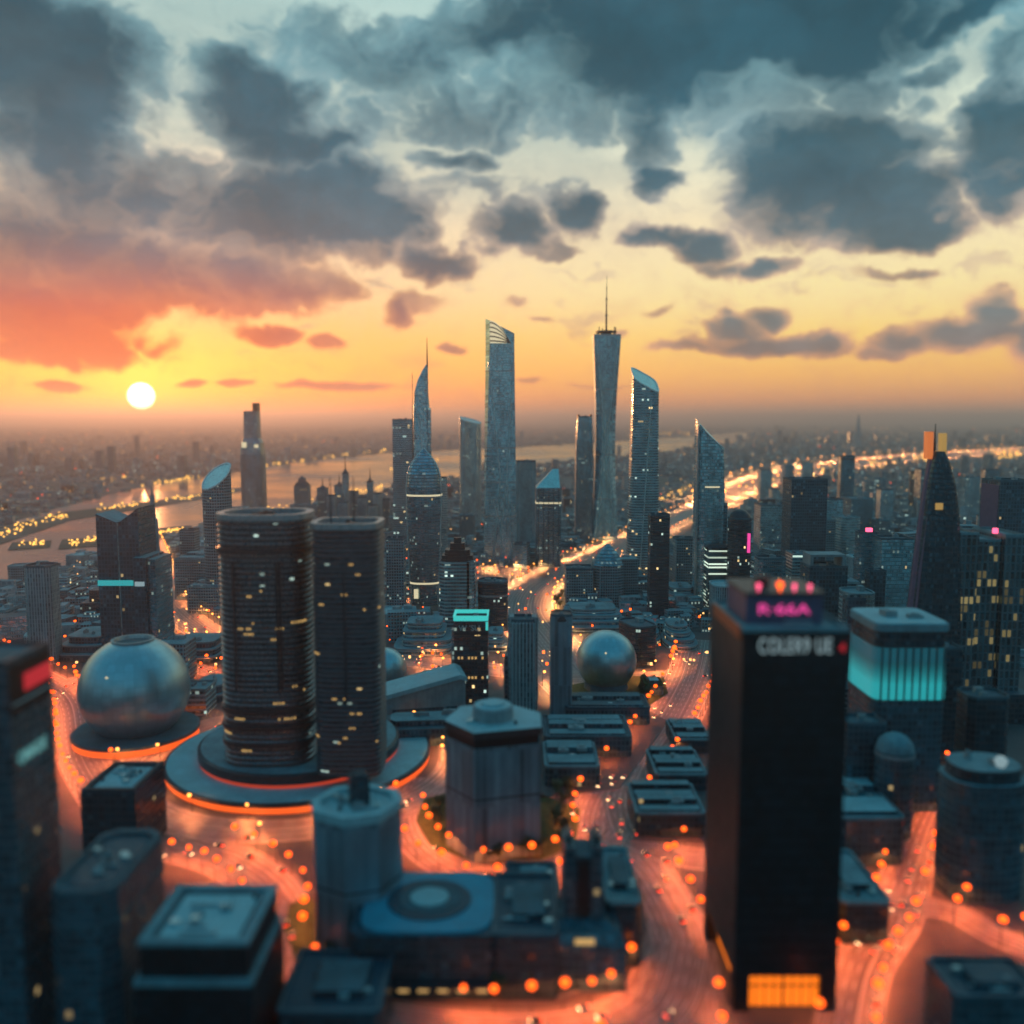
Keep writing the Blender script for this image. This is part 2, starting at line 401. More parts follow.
def ground_mat():
    m, t, b = mat_new('city_ground')
    tc = t.new('ShaderNodeTexCoord')
    o = tc.outputs['Object']
    v = t.new('ShaderNodeTexVoronoi', feature='F1', distance='CHEBYCHEV')
    v.inputs['Scale'].default_value = .022
    t.l.new(o, v.inputs['Vector'])
    n = t.noise(o, .03, 8, .65)
    n2 = t.noise(o, .0016, 5, .6)
    k = t.math('ADD', t.math('MULTIPLY', t.sep(v.outputs['Color'])[0], .5), t.math('MULTIPLY', n.outputs['Fac'], .7))
    c = t.ramp(k, [(.2, (.05, .065, .07, 1)), (.55, (.10, .115, .12, 1)), (.9, (.17, .17, .165, 1))])
    c = t.mix(t.smooth(n2.outputs['Fac'], .48, .62, 0, .7), c, (.055, .075, .055, 1))
    t.l.new(c, b.inputs['Base Color'])
    b.inputs['Roughness'].default_value = .85
    return m
M['ground'] = ground_mat()

def paving_mat():
    m, t, b = mat_new('paved_street')
    tc = t.new('ShaderNodeTexCoord')
    o = tc.outputs['Object']
    n = t.noise(o, .05, 8, .65)
    n2 = t.noise(o, .6, 5, .6)
    k = t.math('ADD', t.math('MULTIPLY', n.outputs['Fac'], .6), t.math('MULTIPLY', n2.outputs['Fac'], .4))
    t.l.new(t.ramp(k, [(.3, (.05, .055, .06, 1)), (.5, (.08, .082, .085, 1)), (.7, (.12, .115, .115, 1))]), b.inputs['Base Color'])
    b.inputs['Roughness'].default_value = .7
    return m
M['paving'] = paving_mat()

def road_mat(lane=3.6):
    """asphalt with worn wheel tracks, lane lines and patches; u runs along, v across"""
    m, t, b = mat_new('asphalt_road')
    uv = t.new('ShaderNodeUVMap').outputs[0]
    u, v, _ = t.sep(uv)
    tracks = t.noise(t.comb(t.math('MULTIPLY', u, .006), t.math('MULTIPLY', v, .45)), 1.0, 5, .65, '2D')
    grain = t.noise(uv, .25, 6, .65, '2D')
    k = t.math('ADD', t.math('MULTIPLY', tracks.outputs['Fac'], .75), t.math('MULTIPLY', grain.outputs['Fac'], .25))
    c = t.ramp(k, [(.28, (.09, .08, .078, 1)), (.5, (.21, .18, .17, 1)), (.72, (.36, .31, .275, 1))])
    lv = t.math('FRACT', t.math('DIVIDE', v, lane))
    line = t.math('LESS_THAN', t.math('ABSOLUTE', t.math('SUBTRACT', lv, .5)), .045)
    dash = t.math('LESS_THAN', t.math('FRACT', t.math('DIVIDE', u, 14.0)), .5)
    mk = t.math('MULTIPLY', line, t.math('MAXIMUM', dash, t.math('LESS_THAN', t.math('FRACT', t.math('DIVIDE', v, lane * 4)), .25)))
    t.l.new(t.mix(t.math('MULTIPLY', mk, .85), c, (.72, .68, .6, 1)), b.inputs['Base Color'])
    b.inputs['Roughness'].default_value = .55
    return m
M['road'] = road_mat()

def water_mat():
    m, t, b = mat_new('river_water')
    tc = t.new('ShaderNodeTexCoord')
    o = tc.outputs['Object']
    n = t.noise(o, .02, 6, .6)
    n2 = t.noise(o, .0015, 4, .6)
    bp = t.new('ShaderNodeBump')
    bp.inputs['Strength'].default_value = .08
    bp.inputs['Distance'].default_value = 2.0
    t.l.new(n.outputs['Fac'], bp.inputs['Height'])
    t.l.new(bp.outputs[0], b.inputs['Normal'])
    b.inputs['Base Color'].default_value = (.10, .085, .085, 1)
    t.put(b.inputs['Roughness'], t.smooth(n2.outputs['Fac'], .35, .65, .12, .3))
    b.inputs['Specular IOR Level'].default_value = 1.0
    b.inputs['IOR'].default_value = 1.9
    return m
M['water'] = water_mat()

def leaf_mat(name, c):
    m, t, b = mat_new(name)
    geo = t.new('ShaderNodeNewGeometry')
    oi = t.new('ShaderNodeObjectInfo')
    k = t.math('ADD', .6, t.math('MULTIPLY', geo.outputs['Random Per Island'], .9))
    t.l.new(t.scale(c, t.math('MULTIPLY', k, t.math('ADD', .75, t.math('MULTIPLY', oi.outputs['Random'], .5)))), b.inputs['Base Color'])
    b.inputs['Roughness'].default_value = .6
    return m
M['leaf'] = leaf_mat('tree_leaves', (.045, .085, .04, 1))
M['bark'] = plain('tree_bark', (.09, .07, .055, 1), .9)
M['grass'] = plain('grass_lawn', (.05, .085, .04, 1), .95, 0, .5, .25, .1)

ORANGE = (1.0, 0.17, 0.015, 1)
M['lamp'] = glow('lamp_orange', (1.0, .095, .003, 1), 3.6)
M['lamp_gold'] = glow('lamp_gold', (1.0, .36, .06, 1), 5.0)
M['rim'] = glow('rim_light', (1.0, .115, .012, 1), 1.1)
M['rim_red'] = glow('rim_light_red', (1.0, .09, .035, 1), .42)
M['lobby'] = glow('lobby_light', (1.0, .19, .005, 1), 1.25)
M['pink'] = glow('pink_sign', (1.0, .07, .38, 1), 1.0)
M['pink_lamp'] = glow('pink_beacon', (1.0, .10, .22, 1), 2.4)
M['cyan'] = glow('cyan_light', (.03, .60, .64, 1), .55)
M['cyan_wash'] = glow('cyan_wash', (.01, .13, .18, 1), .5)
M['cyan_sign'] = glow('cyan_sign', (.22, .62, .62, 1), .42)
M['red_sign'] = glow('red_sign', (.78, .02, .035, 1), .55)
M['white_sign'] = glow('sign_white', (.36, .52, .56, 1), .62)
M['warm_win'] = glow('warm_window', (1.0, .60, .2, 1), .6)
M['gold_spark'] = glow('gold_lights', (1.0, .50, .16, 1), 2.2)
M['teal_rim'] = glow('teal_rim', (.05, .62, .58, 1), .9)
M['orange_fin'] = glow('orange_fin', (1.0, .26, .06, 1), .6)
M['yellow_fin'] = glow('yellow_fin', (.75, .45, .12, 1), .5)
M['quay_gold'] = glow('quay_gold', (1.0, .50, .09, 1), 2.6)
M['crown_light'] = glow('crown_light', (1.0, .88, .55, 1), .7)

# ---------------------------------------------------------------- mesh builder
class MB:
    def __init__(s):
        s.v, s.f, s.m, s.uv, s.sm = [], [], [], [], []
    def face(s, pts, m=0, uvs=None, smooth=False):
        i = len(s.v)
        s.v += [tuple(p) for p in pts]
        s.f.append(tuple(range(i, i + len(pts))))
        s.m.append(m); s.sm.append(smooth)
        s.uv.append(uvs or [(p[0], p[1]) for p in pts])
    def loft(s, rings, m=0, cap=1, bottom=False, smooth=False, uscale=1.0, wrap=True):
        n = len(rings[0])
        big = max(rings, key=lambda r: sum((Vector(r[i]) - Vector(r[i - 1])).length for i in range(n)))
        cu = [0.0]
        for i in range(n):
            a, b = Vector(big[i]), Vector(big[(i + 1) % n])
            cu.append(cu[-1] + math.hypot(a.x - b.x, a.y - b.y) * uscale)
        base = len(s.v)
        for r in rings:
            s.v += [tuple(p) for p in r]
        for k in range(len(rings) - 1):
            for i in range(n if wrap else n - 1):
                j = (i + 1) % n
                a, b, c, d = base + k * n + i, base + k * n + j, base + (k + 1) * n + j, base + (k + 1) * n + i
                s.f.append((a, b, c, d)); s.m.append(m); s.sm.append(smooth)
                s.uv.append([(cu[i], s.v[a][2]), (cu[i + 1], s.v[b][2]), (cu[i + 1], s.v[c][2]), (cu[i], s.v[d][2])])
        if cap is not None and wrap:
            s.face(rings[-1], cap)
        if bottom and wrap:
            s.face(list(reversed(rings[0])), cap or 0)
    def prism(s, poly, z0, z1, m=0, cap=1, bottom=False):
        s.loft([[(x, y, z0) for x, y in poly], [(x, y, z1) for x, y in poly]], m, cap, bottom)
    def box(s, cx, cy, z0, sx, sy, sz, m=0, cap=None, rot=0.0, bottom=True):
        p = rect(sx, sy, rot, cx, cy)
        s.prism(p, z0, z0 + sz, m, m if cap is None else cap, bottom)
    def tube(s, p0, p1, r0, r1=None, n=8, m=0):
        r1 = r0 if r1 is None else r1
        p0, p1 = Vector(p0), Vector(p1)
        d = (p1 - p0).normalized()
        a = d.orthogonal().normalized(); b = d.cross(a)
        rg = []
        for p, r in ((p0, r0), (p1, r1)):
            rg.append([tuple(p + a * r * math.cos(2 * PI * i / n) + b * r * math.sin(2 * PI * i / n)) for i in range(n)])
        s.loft(rg, m, m, True, n > 6)
    def build(s, name, mats, parent=None, loc=None, rot=0.0):
        me = bpy.data.meshes.new(name)
        me.from_pydata(s.v, [], s.f)
        for q in (mats if isinstance(mats, (list, tuple)) else [mats]):
            me.materials.append(M[q] if isinstance(q, str) else q)
        nm = len(me.materials)
        me.polygons.foreach_set('material_index', [min(i, nm - 1) for i in s.m])
        me.polygons.foreach_set('use_smooth', s.sm)
        ul = me.uv_layers.new(name='UVMap')
        flat = [c for face in s.uv for p in face for c in p]
        ul.data.foreach_set('uv', flat)
        me.update()
        o = bpy.data.objects.new(name, me)
        COL.objects.link(o)
        if parent is not None:
            o.parent = parent
        if loc is not None:
            o.location = loc
        o.rotation_euler.z = rot
        return o

def rect(w, d, rot=0.0, cx=0.0, cy=0.0):
    c, s_ = math.cos(rot), math.sin(rot)
    return [(cx + x * c - y * s_, cy + x * s_ + y * c) for x, y in ((-w / 2, -d / 2), (w / 2, -d / 2), (w / 2, d / 2), (-w / 2, d / 2))]
def chamf(w, d, k):
    a, b = w / 2, d / 2
    return [(-a + k, -b), (a - k, -b), (a, -b + k), (a, b - k), (a - k, b), (-a + k, b), (-a, b - k), (-a, -b + k)]
def ngon(r, n, a0=0.0, ry=None):
    ry = r if ry is None else ry
    return [(r * math.cos(a0 + 2 * PI * i / n), ry * math.sin(a0 + 2 * PI * i / n)) for i in range(n)]
def superell(w, d, e=3.0, n=48):
    pts = []
    for i in range(n):
        a = 2 * PI * i / n + PI / 4
        c, s_ = math.cos(a), math.sin(a)
        pts.append((w / 2 * math.copysign(abs(c) ** (2 / e), c), d / 2 * math.copysign(abs(s_) ** (2 / e), s_)))
    return pts
def zr(poly, z, k=1.0, kx=None):
    return [(x * (kx or k), y * k, z) for x, y in poly]
def shrink(poly, d):
    cx = sum(p[0] for p in poly) / len(poly); cy = sum(p[1] for p in poly) / len(poly)
    out = []
    for x, y in poly:
        L = math.hypot(x - cx, y - cy)
        out.append((cx + (x - cx) * (L - d) / L, cy + (y - cy) * (L - d) / L))
    return out

def tag(o, label, cat, group=None, kind=None):
    if label: o['label'] = label
    if cat: o['category'] = cat
    if group: o['group'] = group
    if kind: o['kind'] = kind
    return o
FOOT = []                         # footprints already taken: x, y, radius
def thing(name, label, cat, loc, rot=0.0, group=None, foot=0.0):
    o = bpy.data.objects.new(name, None)
    o.empty_display_size = 5
    COL.objects.link(o)
    o.location = (loc[0], loc[1], 0)
    o.rotation_euler.z = rot
    tag(o, label, cat, group)
    if foot: FOOT.append((loc[0], loc[1], foot))
    return o
def struct(o):
    o['kind'] = 'structure'
    return o
def text(body, size, loc, rot, mat, parent, name='lettering', extrude=0.15, space=1.0, xs=1.0, bold=0.0):
    c = bpy.data.curves.new(name, 'FONT')
    c.body = body; c.size = size; c.extrude = extrude; c.align_x = 'CENTER'; c.align_y = 'CENTER'
    c.space_character = space; c.offset = bold
    c.materials.append(M[mat])
    tmp = bpy.data.objects.new('tmp', c)
    COL.objects.link(tmp)
    me = bpy.data.meshes.new_from_object(tmp.evaluated_get(bpy.context.evaluated_depsgraph_get()))
    bpy.data.objects.remove(tmp)
    bpy.data.curves.remove(c)
    if not me.materials: me.materials.append(M[mat])
    o = bpy.data.objects.new(name, me)
    COL.objects.link(o)
    o.location = loc; o.rotation_euler = rot; o.scale = (xs, 1, 1)
    o.parent = parent
    return o
def parapet(mb, poly, z, h=1.4, t=1.0, m=0):
    """a low wall round a roof edge"""
    inn = shrink(poly, t * 1.3)
    rg = [[(x, y, z) for x, y in poly], [(x, y, z + h) for x, y in poly], [(x, y, z + h) for x, y in inn], [(x, y, z + .02) for x, y in inn]]
    mb.loft(rg, m, None)
def rooftop_units(parent, w, d, z, n, seed, mat='concrete', hmax=4):
    rr = random.Random(seed)
    for i in range(n):
        mb = MB()
        sx, sy, sz = rr.uniform(.10, .26) * w, rr.uniform(.10, .26) * d, rr.uniform(1.6, hmax)
        x, y = rr.uniform(-.32, .32) * w, rr.uniform(-.32, .32) * d
        mb.box(0, 0, 0, sx, sy, sz)
        if i % 2 == 0:
            mb.loft([[(px, py, sz) for px, py in ngon(min(sx, sy) * .3, 12)], [(px, py, sz + .8) for px, py in ngon(min(sx, sy) * .3, 12)]], 0, 0)
        mb.build('rooftop_unit', mat, parent, (x, y, z))
def place(xl, xr, yt, yb, dk=1.0, deep=None, mid=False):
    """measured edges of a building -> centre, width, depth, height"""
    xm = (xl + xr) / 2
    gx, gy = G(xm, yb)
    h = Zat(xm, yt, gy)
    w = (xr - xl) * mpp(gy, h * .5)
    dp = deep if deep else w * dk
    k = (gy + dp / 2) / gy
    if mid:
        w *= k; dp *= k
    X = (xm - 512) * mpp(gy + (dp / 2 if mid else 0), h * .5)
    return (X, gy + dp / 2), w, dp, h
def pix(x, y, z):
    dx, dy, dz = x, y, z - H
    f = dy * math.cos(PITCH) - dz * math.sin(PITCH)
    u = dy * math.sin(PITCH) + dz * math.cos(PITCH)
    if f <= 1: return (-9999, -9999)
    return 512 + FPX * dx / f, 512 - FPX * u / f

def roof_clutter(parent, w, d, z, seed, n=5, rail=True):
    """vents, ducts, a railing and an aerial on a roof one looks down on"""
    rr = random.Random(seed)
    if rail:
        mb = MB()
        for sx in (-1, 1):
            mb.tube((sx * w / 2, -d / 2, z + 1.2), (sx * w / 2, d / 2, z + 1.2), .09, n=5)
            mb.tube((-w / 2, sx * d / 2, z + 1.2), (w / 2, sx * d / 2, z + 1.2), .09, n=5)
            for k in range(7):
                mb.tube((sx * w / 2, -d / 2 + d * k / 6, z), (sx * w / 2, -d / 2 + d * k / 6, z + 1.2), .07, n=4)
                mb.tube((-w / 2 + w * k / 6, sx * d / 2, z), (-w / 2 + w * k / 6, sx * d / 2, z + 1.2), .07, n=4)
        mb.build('railing', 'steel', parent)
    for i in range(n):
        x, y = rr.uniform(-.38, .38) * w, rr.uniform(-.38, .38) * d
        mb = MB()
        if i % 3 == 0:
            mb.box(0, 0, 0, rr.uniform(2, 4), rr.uniform(1.6, 3), rr.uniform(1.4, 2.2)); mb.build('air_unit', 'pale_metal', parent, (x, y, z), rr.choice((0, .1)))
        elif i % 3 == 1:
            L = rr.uniform(.2, .4) * w
            mb.tube((-L / 2, 0, .8), (L / 2, 0, .8), .55); mb.tube((L / 2, 0, 0), (L / 2, 0, 1.3), .55); mb.build('duct', 'steel', parent, (x * .5, y, z))
        else:
            mb.loft([zr(ngon(.8, 10), 0), zr(ngon(.8, 10), 1.2), zr(ngon(1.1, 10), 1.3), zr(ngon(.5, 10), 1.8)], 0, 0); mb.build('vent', 'dark_metal', parent, (x, y, z))
    mb = MB(); mb.tube((0, 0, 0), (0, 0, 7), .16, .06, 6); mb.build('aerial', 'dark_metal', parent, (rr.uniform(-.4, .4) * w, rr.uniform(.1, .4) * d, z))
# ---------------------------------------------------------------- ground, river, roads
def flat_poly(name, px, z, mat, kind='structure'):
    """a ground sheet whose outline was surveyed from the photo"""
    bm = bmesh.new()
    vs = [bm.verts.new((*G(x, y), z)) for x, y in px]
    es = [bm.edges.new((vs[i], vs[(i + 1) % len(vs)])) for i in range(len(vs))]
    bmesh.ops.triangle_fill(bm, edges=es, use_beauty=True, use_dissolve=False, normal=(0, 0, 1))
    bmesh.ops.recalc_face_normals(bm, faces=bm.faces[:])
    if sum(f.normal.z for f in bm.faces) < 0:
        bmesh.ops.reverse_faces(bm, faces=bm.faces[:])
    me = bpy.data.meshes.new(name); bm.to_mesh(me); bm.free()
    me.materials.append(M[mat])
    o = bpy.data.objects.new(name, me); COL.objects.link(o)
    o['kind'] = kind
    return o

g = MB()
g.face([(-60000, -3000, 0), (60000, -3000, 0), (60000, 90000, 0), (-60000, 90000, 0)])
struct(g.build('ground', 'ground'))
g = MB()
g.face([(-560, 200, .06), (560, 200, .06), (760, 960, .06), (-760, 960, .06)])
struct(g.build('paved_plaza', 'paving'))

def crom(pts, per=10):
    out = []
    P = [pts[0]] + list(pts) + [pts[-1]]
    for i in range(1, len(P) - 2):
        for k in range(per):
            t = k / per
            a, b, c, d = P[i - 1], P[i], P[i + 1], P[i + 2]
            out.append(tuple(.5 * ((2 * b[q]) + (-a[q] + c[q]) * t + (2 * a[q] - 5 * b[q] + 4 * c[q] - d[q]) * t * t + (-a[q] + 3 * b[q] - 3 * c[q] + d[q]) * t ** 3) for q in range(len(b))))
    out.append(tuple(pts[-1]))
    return out

WATER1 = [(-90, 566), (0, 526), (60, 508), (120, 492), (200, 477), (290, 463), (390, 453), (480, 449), (560, 445), (640, 440), (700, 436), (740, 432), (757, 434),
          (742, 441), (690, 448), (640, 455), (590, 461), (540, 465), (480, 474), (420, 482), (380, 492), (330, 502), (290, 512), (240, 520), (170, 538), (100, 556), (40, 572), (-60, 600)]
WATER2 = [(722, 495), (760, 479), (800, 467), (860, 457), (930, 449), (1030, 444), (1130, 441), (1130, 460), (1030, 464), (930, 470), (860, 477), (800, 487), (760, 498), (738, 505)]
struct(flat_poly('river', WATER1, .5, 'water'))

ROADS = {}          # name -> (ground polyline, width)
def road(name, px, w, z, w_end=None, per=10, closed=False):
    pts = [G(x, y) for x, y in px] if not closed else px
    line = crom(pts, per)
    lens = [0.0]
    for i in range(1, len(line)):
        lens.append(lens[-1] + math.dist(line[i], line[i - 1]))
    mb = MB()
    L, Rr = [], []
    for i, p in enumerate(line):
        a = line[max(0, i - 1)]; b = line[min(len(line) - 1, i + 1)]
        dx, dy = b[0] - a[0], b[1] - a[1]
        l = math.hypot(dx, dy) or 1
        ww = w + ((w_end or w) - w) * i / (len(line) - 1)
        nx, ny = -dy / l * ww / 2, dx / l * ww / 2
        L.append((p[0] + nx, p[1] + ny, z)); Rr.append((p[0] - nx, p[1] - ny, z))
    for i in range(len(line) - 1):
        mb.face([Rr[i], Rr[i + 1], L[i + 1], L[i]], 0, [(lens[i], 0), (lens[i + 1], 0), (lens[i + 1], w), (lens[i], w)])
    o = struct(mb.build('road', 'road'))
    ROADS[name] = (line, w, w_end or w)
    return o
road('highway', [(600, 700), (566, 668), (538, 636), (522, 610), (532, 588), (560, 572), (600, 556), (640, 537), (680, 517), (712, 502)], 74, .14, 96, 14)
road('east_highway', [(704, 506), (728, 493), (760, 482), (800, 472), (860, 463), (930, 456), (1030, 450), (1080, 448)], 84, .10, 520, 14)
road('tower_street', [(455, 570), (500, 570), (540, 577), (560, 574)], 50, .20)
road('back_street', [(300, 628), (380, 610), (440, 590), (480, 576)], 26, .17)
road('cross_street', [(380, 655), (440, 664), (520, 672), (600, 678), (690, 676), (740, 664), (800, 650)], 44, .23)
road('boulevard', [(700, 640), (692, 676), (668, 724), (640, 762), (612, 800), (608, 836), (640, 880), (668, 940), (676, 1060)], 50, .26, 40)
road('east_curve', [(640, 762), (626, 800), (640, 838), (690, 858), (760, 860)], 26, .29)
road('west_highway', [(150, 540), (160, 570), (166, 596), (190, 622), (230, 642), (300, 652), (380, 655)], 46, .32)
road('west_road', [(-40, 640), (30, 672), (70, 700), (84, 760), (140, 830), (230, 862), (276, 900), (272, 950), (306, 1006), (420, 1034), (560, 1038), (650, 1006), (674, 940)], 34, .35)
road('south_road', [(276, 900), (262, 960), (250, 1060)], 24, .38)
road('hex_loop', [(420, 778), (408, 812), (420, 846), (470, 876), (540, 876), (590, 856), (612, 830)], 24, .41)
road('dome_street', [(60, 690), (110, 668), (170, 664), (222, 676), (250, 690)], 24, .44)
road('east_street', [(965, 770), (930, 812), (908, 870), (892, 920), (860, 970), (842, 1060)], 26, .47)
road('east_branch', [(892, 905), (950, 912), (1000, 938), (1060, 960)], 20, .50)
RING_C = (0.0, 620.0)
for _ in range(20):                 # centre of the round plinth from its measured edges
    RING_R = 129 * mpp(RING_C[1], 5)
    RING_C = ((301 - 512) * mpp(RING_C[1], 5), G(301, 816)[1] + RING_R)
ring = [(RING_C[0] + (RING_R + 21) * math.cos(a * PI / 18), RING_C[1] + (RING_R + 21) * math.sin(a * PI / 18)) for a in range(37)]
road('ring_road', ring, 30, .53, closed=True, per=3)

def near_road(x, y, r):
    for line, w, w2 in ROADS.values():
        for i in range(0, len(line), 2):
            ww = w + (w2 - w) * i / len(line)
            p = line[i]
            if abs(p[0] - x) < ww / 2 + r + 14 and abs(p[1] - y) < ww / 2 + r + 14:
                q = line[min(i + 2, len(line) - 1)]
                vx, vy = q[0] - p[0], q[1] - p[1]
                L2 = vx * vx + vy * vy or 1
                t = max(0, min(1, ((x - p[0]) * vx + (y - p[1]) * vy) / L2))
                if math.hypot(p[0] + vx * t - x, p[1] + vy * t - y) < ww / 2 + r:
                    return True
    return False
W1 = [G(*p) for p in WATER1]; W2 = [G(*p) for p in WATER2]
def inside(poly, x, y):
    c = False
    for i in range(len(poly)):
        (x1, y1), (x2, y2) = poly[i - 1], poly[i]
        if (y1 > y) != (y2 > y) and x < (x2 - x1) * (y - y1) / (y2 - y1) + x1:
            c = not c
    return c
def taken(x, y, r):
    return any(math.hypot(x - a, y - b) < r + q for a, b, q in FOOT)

# raised islands with kerbs, some planted
def island(px, mat='paving', name='pavement', z=.75):
    pts = [G(x, y) for x, y in px]
    mb = MB()
    mb.prism(pts, 0, z, 0, 1)
    return struct(mb.build(name, ['concrete', mat]))
island([(424, 800), (416, 822), (430, 846), (470, 862), (540, 862), (576, 846), (580, 810), (500, 780)], 'grass')
island([(292, 905), (286, 930), (298, 962), (330, 986), (430, 996), (560, 998), (628, 978), (648, 930), (640, 880), (480, 872), (330, 880)], 'paving')
island([(290, 905), (284, 930), (298, 966), (352, 950), (344, 895)], 'grass', 'lawn_bank', .9)
island([(560, 688), (560, 712), (640, 712), (668, 694), (664, 678), (620, 676)], 'grass')
island([(536, 800), (620, 790), (668, 722), (650, 712), (540, 712)], 'paving')
island([(632, 842), (704, 846), (712, 730), (690, 728), (650, 790)], 'paving')

# ---------------------------------------------------------------- landmark towers
def twisted_slant_tower():
    loc, w, d, h = place(484, 516, 334, 563)
    t = thing('office_tower', 'tallest dark glass tower with a slanted top and a pale opening cut below it', 'tower', loc, 0, None, w * .75)
    base, top = [], []
    hw = w / 2
    def ring(k):
        # square at the foot, corner faces fold out towards the top
        a = hw * (1.06 - .16 * k); c = hw * (.06 + .52 * k)
        pts = [(-a + c * .45, -a), (a - c * .1, -a), (a, -a + c * .1), (a, a - c * .3), (a - c * .3, a), (-a + c * .3, a), (-a, a - c * .3), (-a, -a + c * .9)]
        return pts
    rings = []
    for i in range(13):
        k = i / 12
        rings.append(zr(ring(k), h * .94 * k))
    hl = Zat(486, 316, loc[1] - d / 2)
    rt = ring(1.0)
    def ztop(x):
        q = (x + hw) / (2 * hw)
        return hl + (h - hl) * (q ** .85 if q > 0 else 0)
    rings.append([(x, y, ztop(x)) for x, y in rt])
    mb = MB(); mb.loft(rings, 0, 1)
    mb.build('facade', ['glass_blade', 'roof_dark'], t)
    # opening in the crown with curved louvres
    yf = -hw * .90 - .9
    x0, x1 = -hw * .62, hw * .66
    zb = hl - (h * .115)
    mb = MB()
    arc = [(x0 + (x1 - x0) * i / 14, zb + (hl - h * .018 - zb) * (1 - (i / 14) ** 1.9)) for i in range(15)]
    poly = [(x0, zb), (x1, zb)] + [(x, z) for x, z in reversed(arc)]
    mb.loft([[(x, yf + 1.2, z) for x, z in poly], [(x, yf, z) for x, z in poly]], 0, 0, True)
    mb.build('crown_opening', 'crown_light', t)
    for j in range(5):
        f = (j + .5) / 5
        mb = MB()
        for i in range(14):
            xa, xb = [x0 + (x1 - x0) * (i + e) / 14 for e in (0, 1)]
            za, zb2 = [zb + f * (hl - h * .018 - zb) * (1 - ((i + e) / 14) ** 1.9) for e in (0, 1)]
            if za - zb < .6: continue
            mb.loft([[(xa, yf - .8, za - 1), (xa, yf + .2, za - 1), (xa, yf + .2, za + 1), (xa, yf - .8, za + 1)],
                     [(xb, yf - .8, zb2 - 1), (xb, yf + .2, zb2 - 1), (xb, yf + .2, zb2 + 1), (xb, yf - .8, zb2 + 1)]], 0, 0, True)
        mb.build('louvre', 'dark_metal', t)
    for zz in (hl * .78, hl * .47, hl * .33, hl * .19):
        k = zz / (h * .94)
        mb = MB()
        p = [(x * 1.012, y * 1.012) for x, y in ring(k)]
        mb.prism(p, zz, zz + 2.2, 0, 0, True)
        mb.build('floor_band', 'steel', t)
    for a, b in (((-.74, .94), (.02, .40)), ((.02, .40), (-.45, .02)), ((.86, .94), (.42, .40)), ((.42, .40), (.78, .02)), ((-.45, .3), (.4, .0)), ((.42, .40), (.02, .12))):
        mb = MB()
        mb.tube((a[0] * hw * .96, -hw * (1.065 - .16 * a[1]) - .2, a[1] * h * .94), (b[0] * hw * .96, -hw * (1.065 - .16 * b[1]) - .2, b[1] * h * .94), .9)
        mb.build('edge_strip', 'pale_metal', t)
twisted_slant_tower()

def antenna_tower():
    loc, w, d, h = place(593, 620, 336, 540)
    t = thing('office_tower', 'tall waisted glass tower carrying a long antenna mast on its flat roof', 'tower', loc, 0, None, w * .7)
    hw = w / 2
    def ring(k):
        s_ = 1.0 - .27 * math.sin(PI * min(1, (1 - k) * 1.02)) ** 1.1 if k > .45 else .735 + .2 * ((.45 - k) / .45) ** 1.4
        a = hw * s_
        c = a * (.10 + .5 * math.sin(PI * k) ** 2)
        return chamf(2 * a, 2 * a, c)
    ks = [i / 24 for i in range(25)]
    mb = MB(); mb.loft([zr(ring(k), h * k) for k in ks], 0, 1)
    mb.build('facade', ['glass_blade', 'roof'], t)
    for zz in (.74, .42, .20):
        mb = MB(); mb.prism([(x * 1.012, y * 1.012) for x, y in ring(zz)], h * zz, h * zz + 2.4, 0, 0, True)
        mb.build('floor_band', 'steel', t)
    mb = MB(); pp = ring(1.0); parapet(mb, pp, h, 3.5, 1.5); mb.build('parapet', 'steel', t)
    # crown plant and mast
    mb = MB()
    for a in range(10):
        x, y = hw * .7 * math.cos(a * PI / 5), hw * .7 * math.sin(a * PI / 5)
        mb.tube((x, y, h), (x, y, h + 12 + 7 * (a % 3 == 0)), .9)
    mb.loft([zr(ngon(hw * .78, 16), h + 9), zr(ngon(hw * .78, 16), h + 11.5)], 0, 0, True)
    mb.loft([zr(ngon(hw * .4, 16), h), zr(ngon(hw * .4, 16), h + 10)], 0, 0)
    mb.build('roof_frame', 'dark_metal', t)
    zt = Zat(606, 276, loc[1])
    mb = MB()
    L = zt - h
    for a, b, r in ((0, .35, 1.9), (.35, .37, 3.0), (.37, .62, 1.4), (.62, .64, 2.2), (.64, .84, .9), (.84, 1, .45)):
        mb.tube((0, 0, h + L * a), (0, 0, h + L * b), r, r * .85)
    mb.build('antenna', 'dark_metal', t)
    for sx in (-1, 1):
        for a, b in (((.9, .98), (.25, .5)), ((.25, .5), (.7, .02))):
            mb = MB()
            ra, rb = ring(a[1]), ring(b[1])
            mb.tube((sx * a[0] * abs(ra[0][0]) , ra[0][1] - .3, a[1] * h), (sx * b[0] * abs(rb[0][0]), rb[0][1] - .3, b[1] * h), .9)
            mb.build('edge_strip', 'pale_metal', t)
antenna_tower()

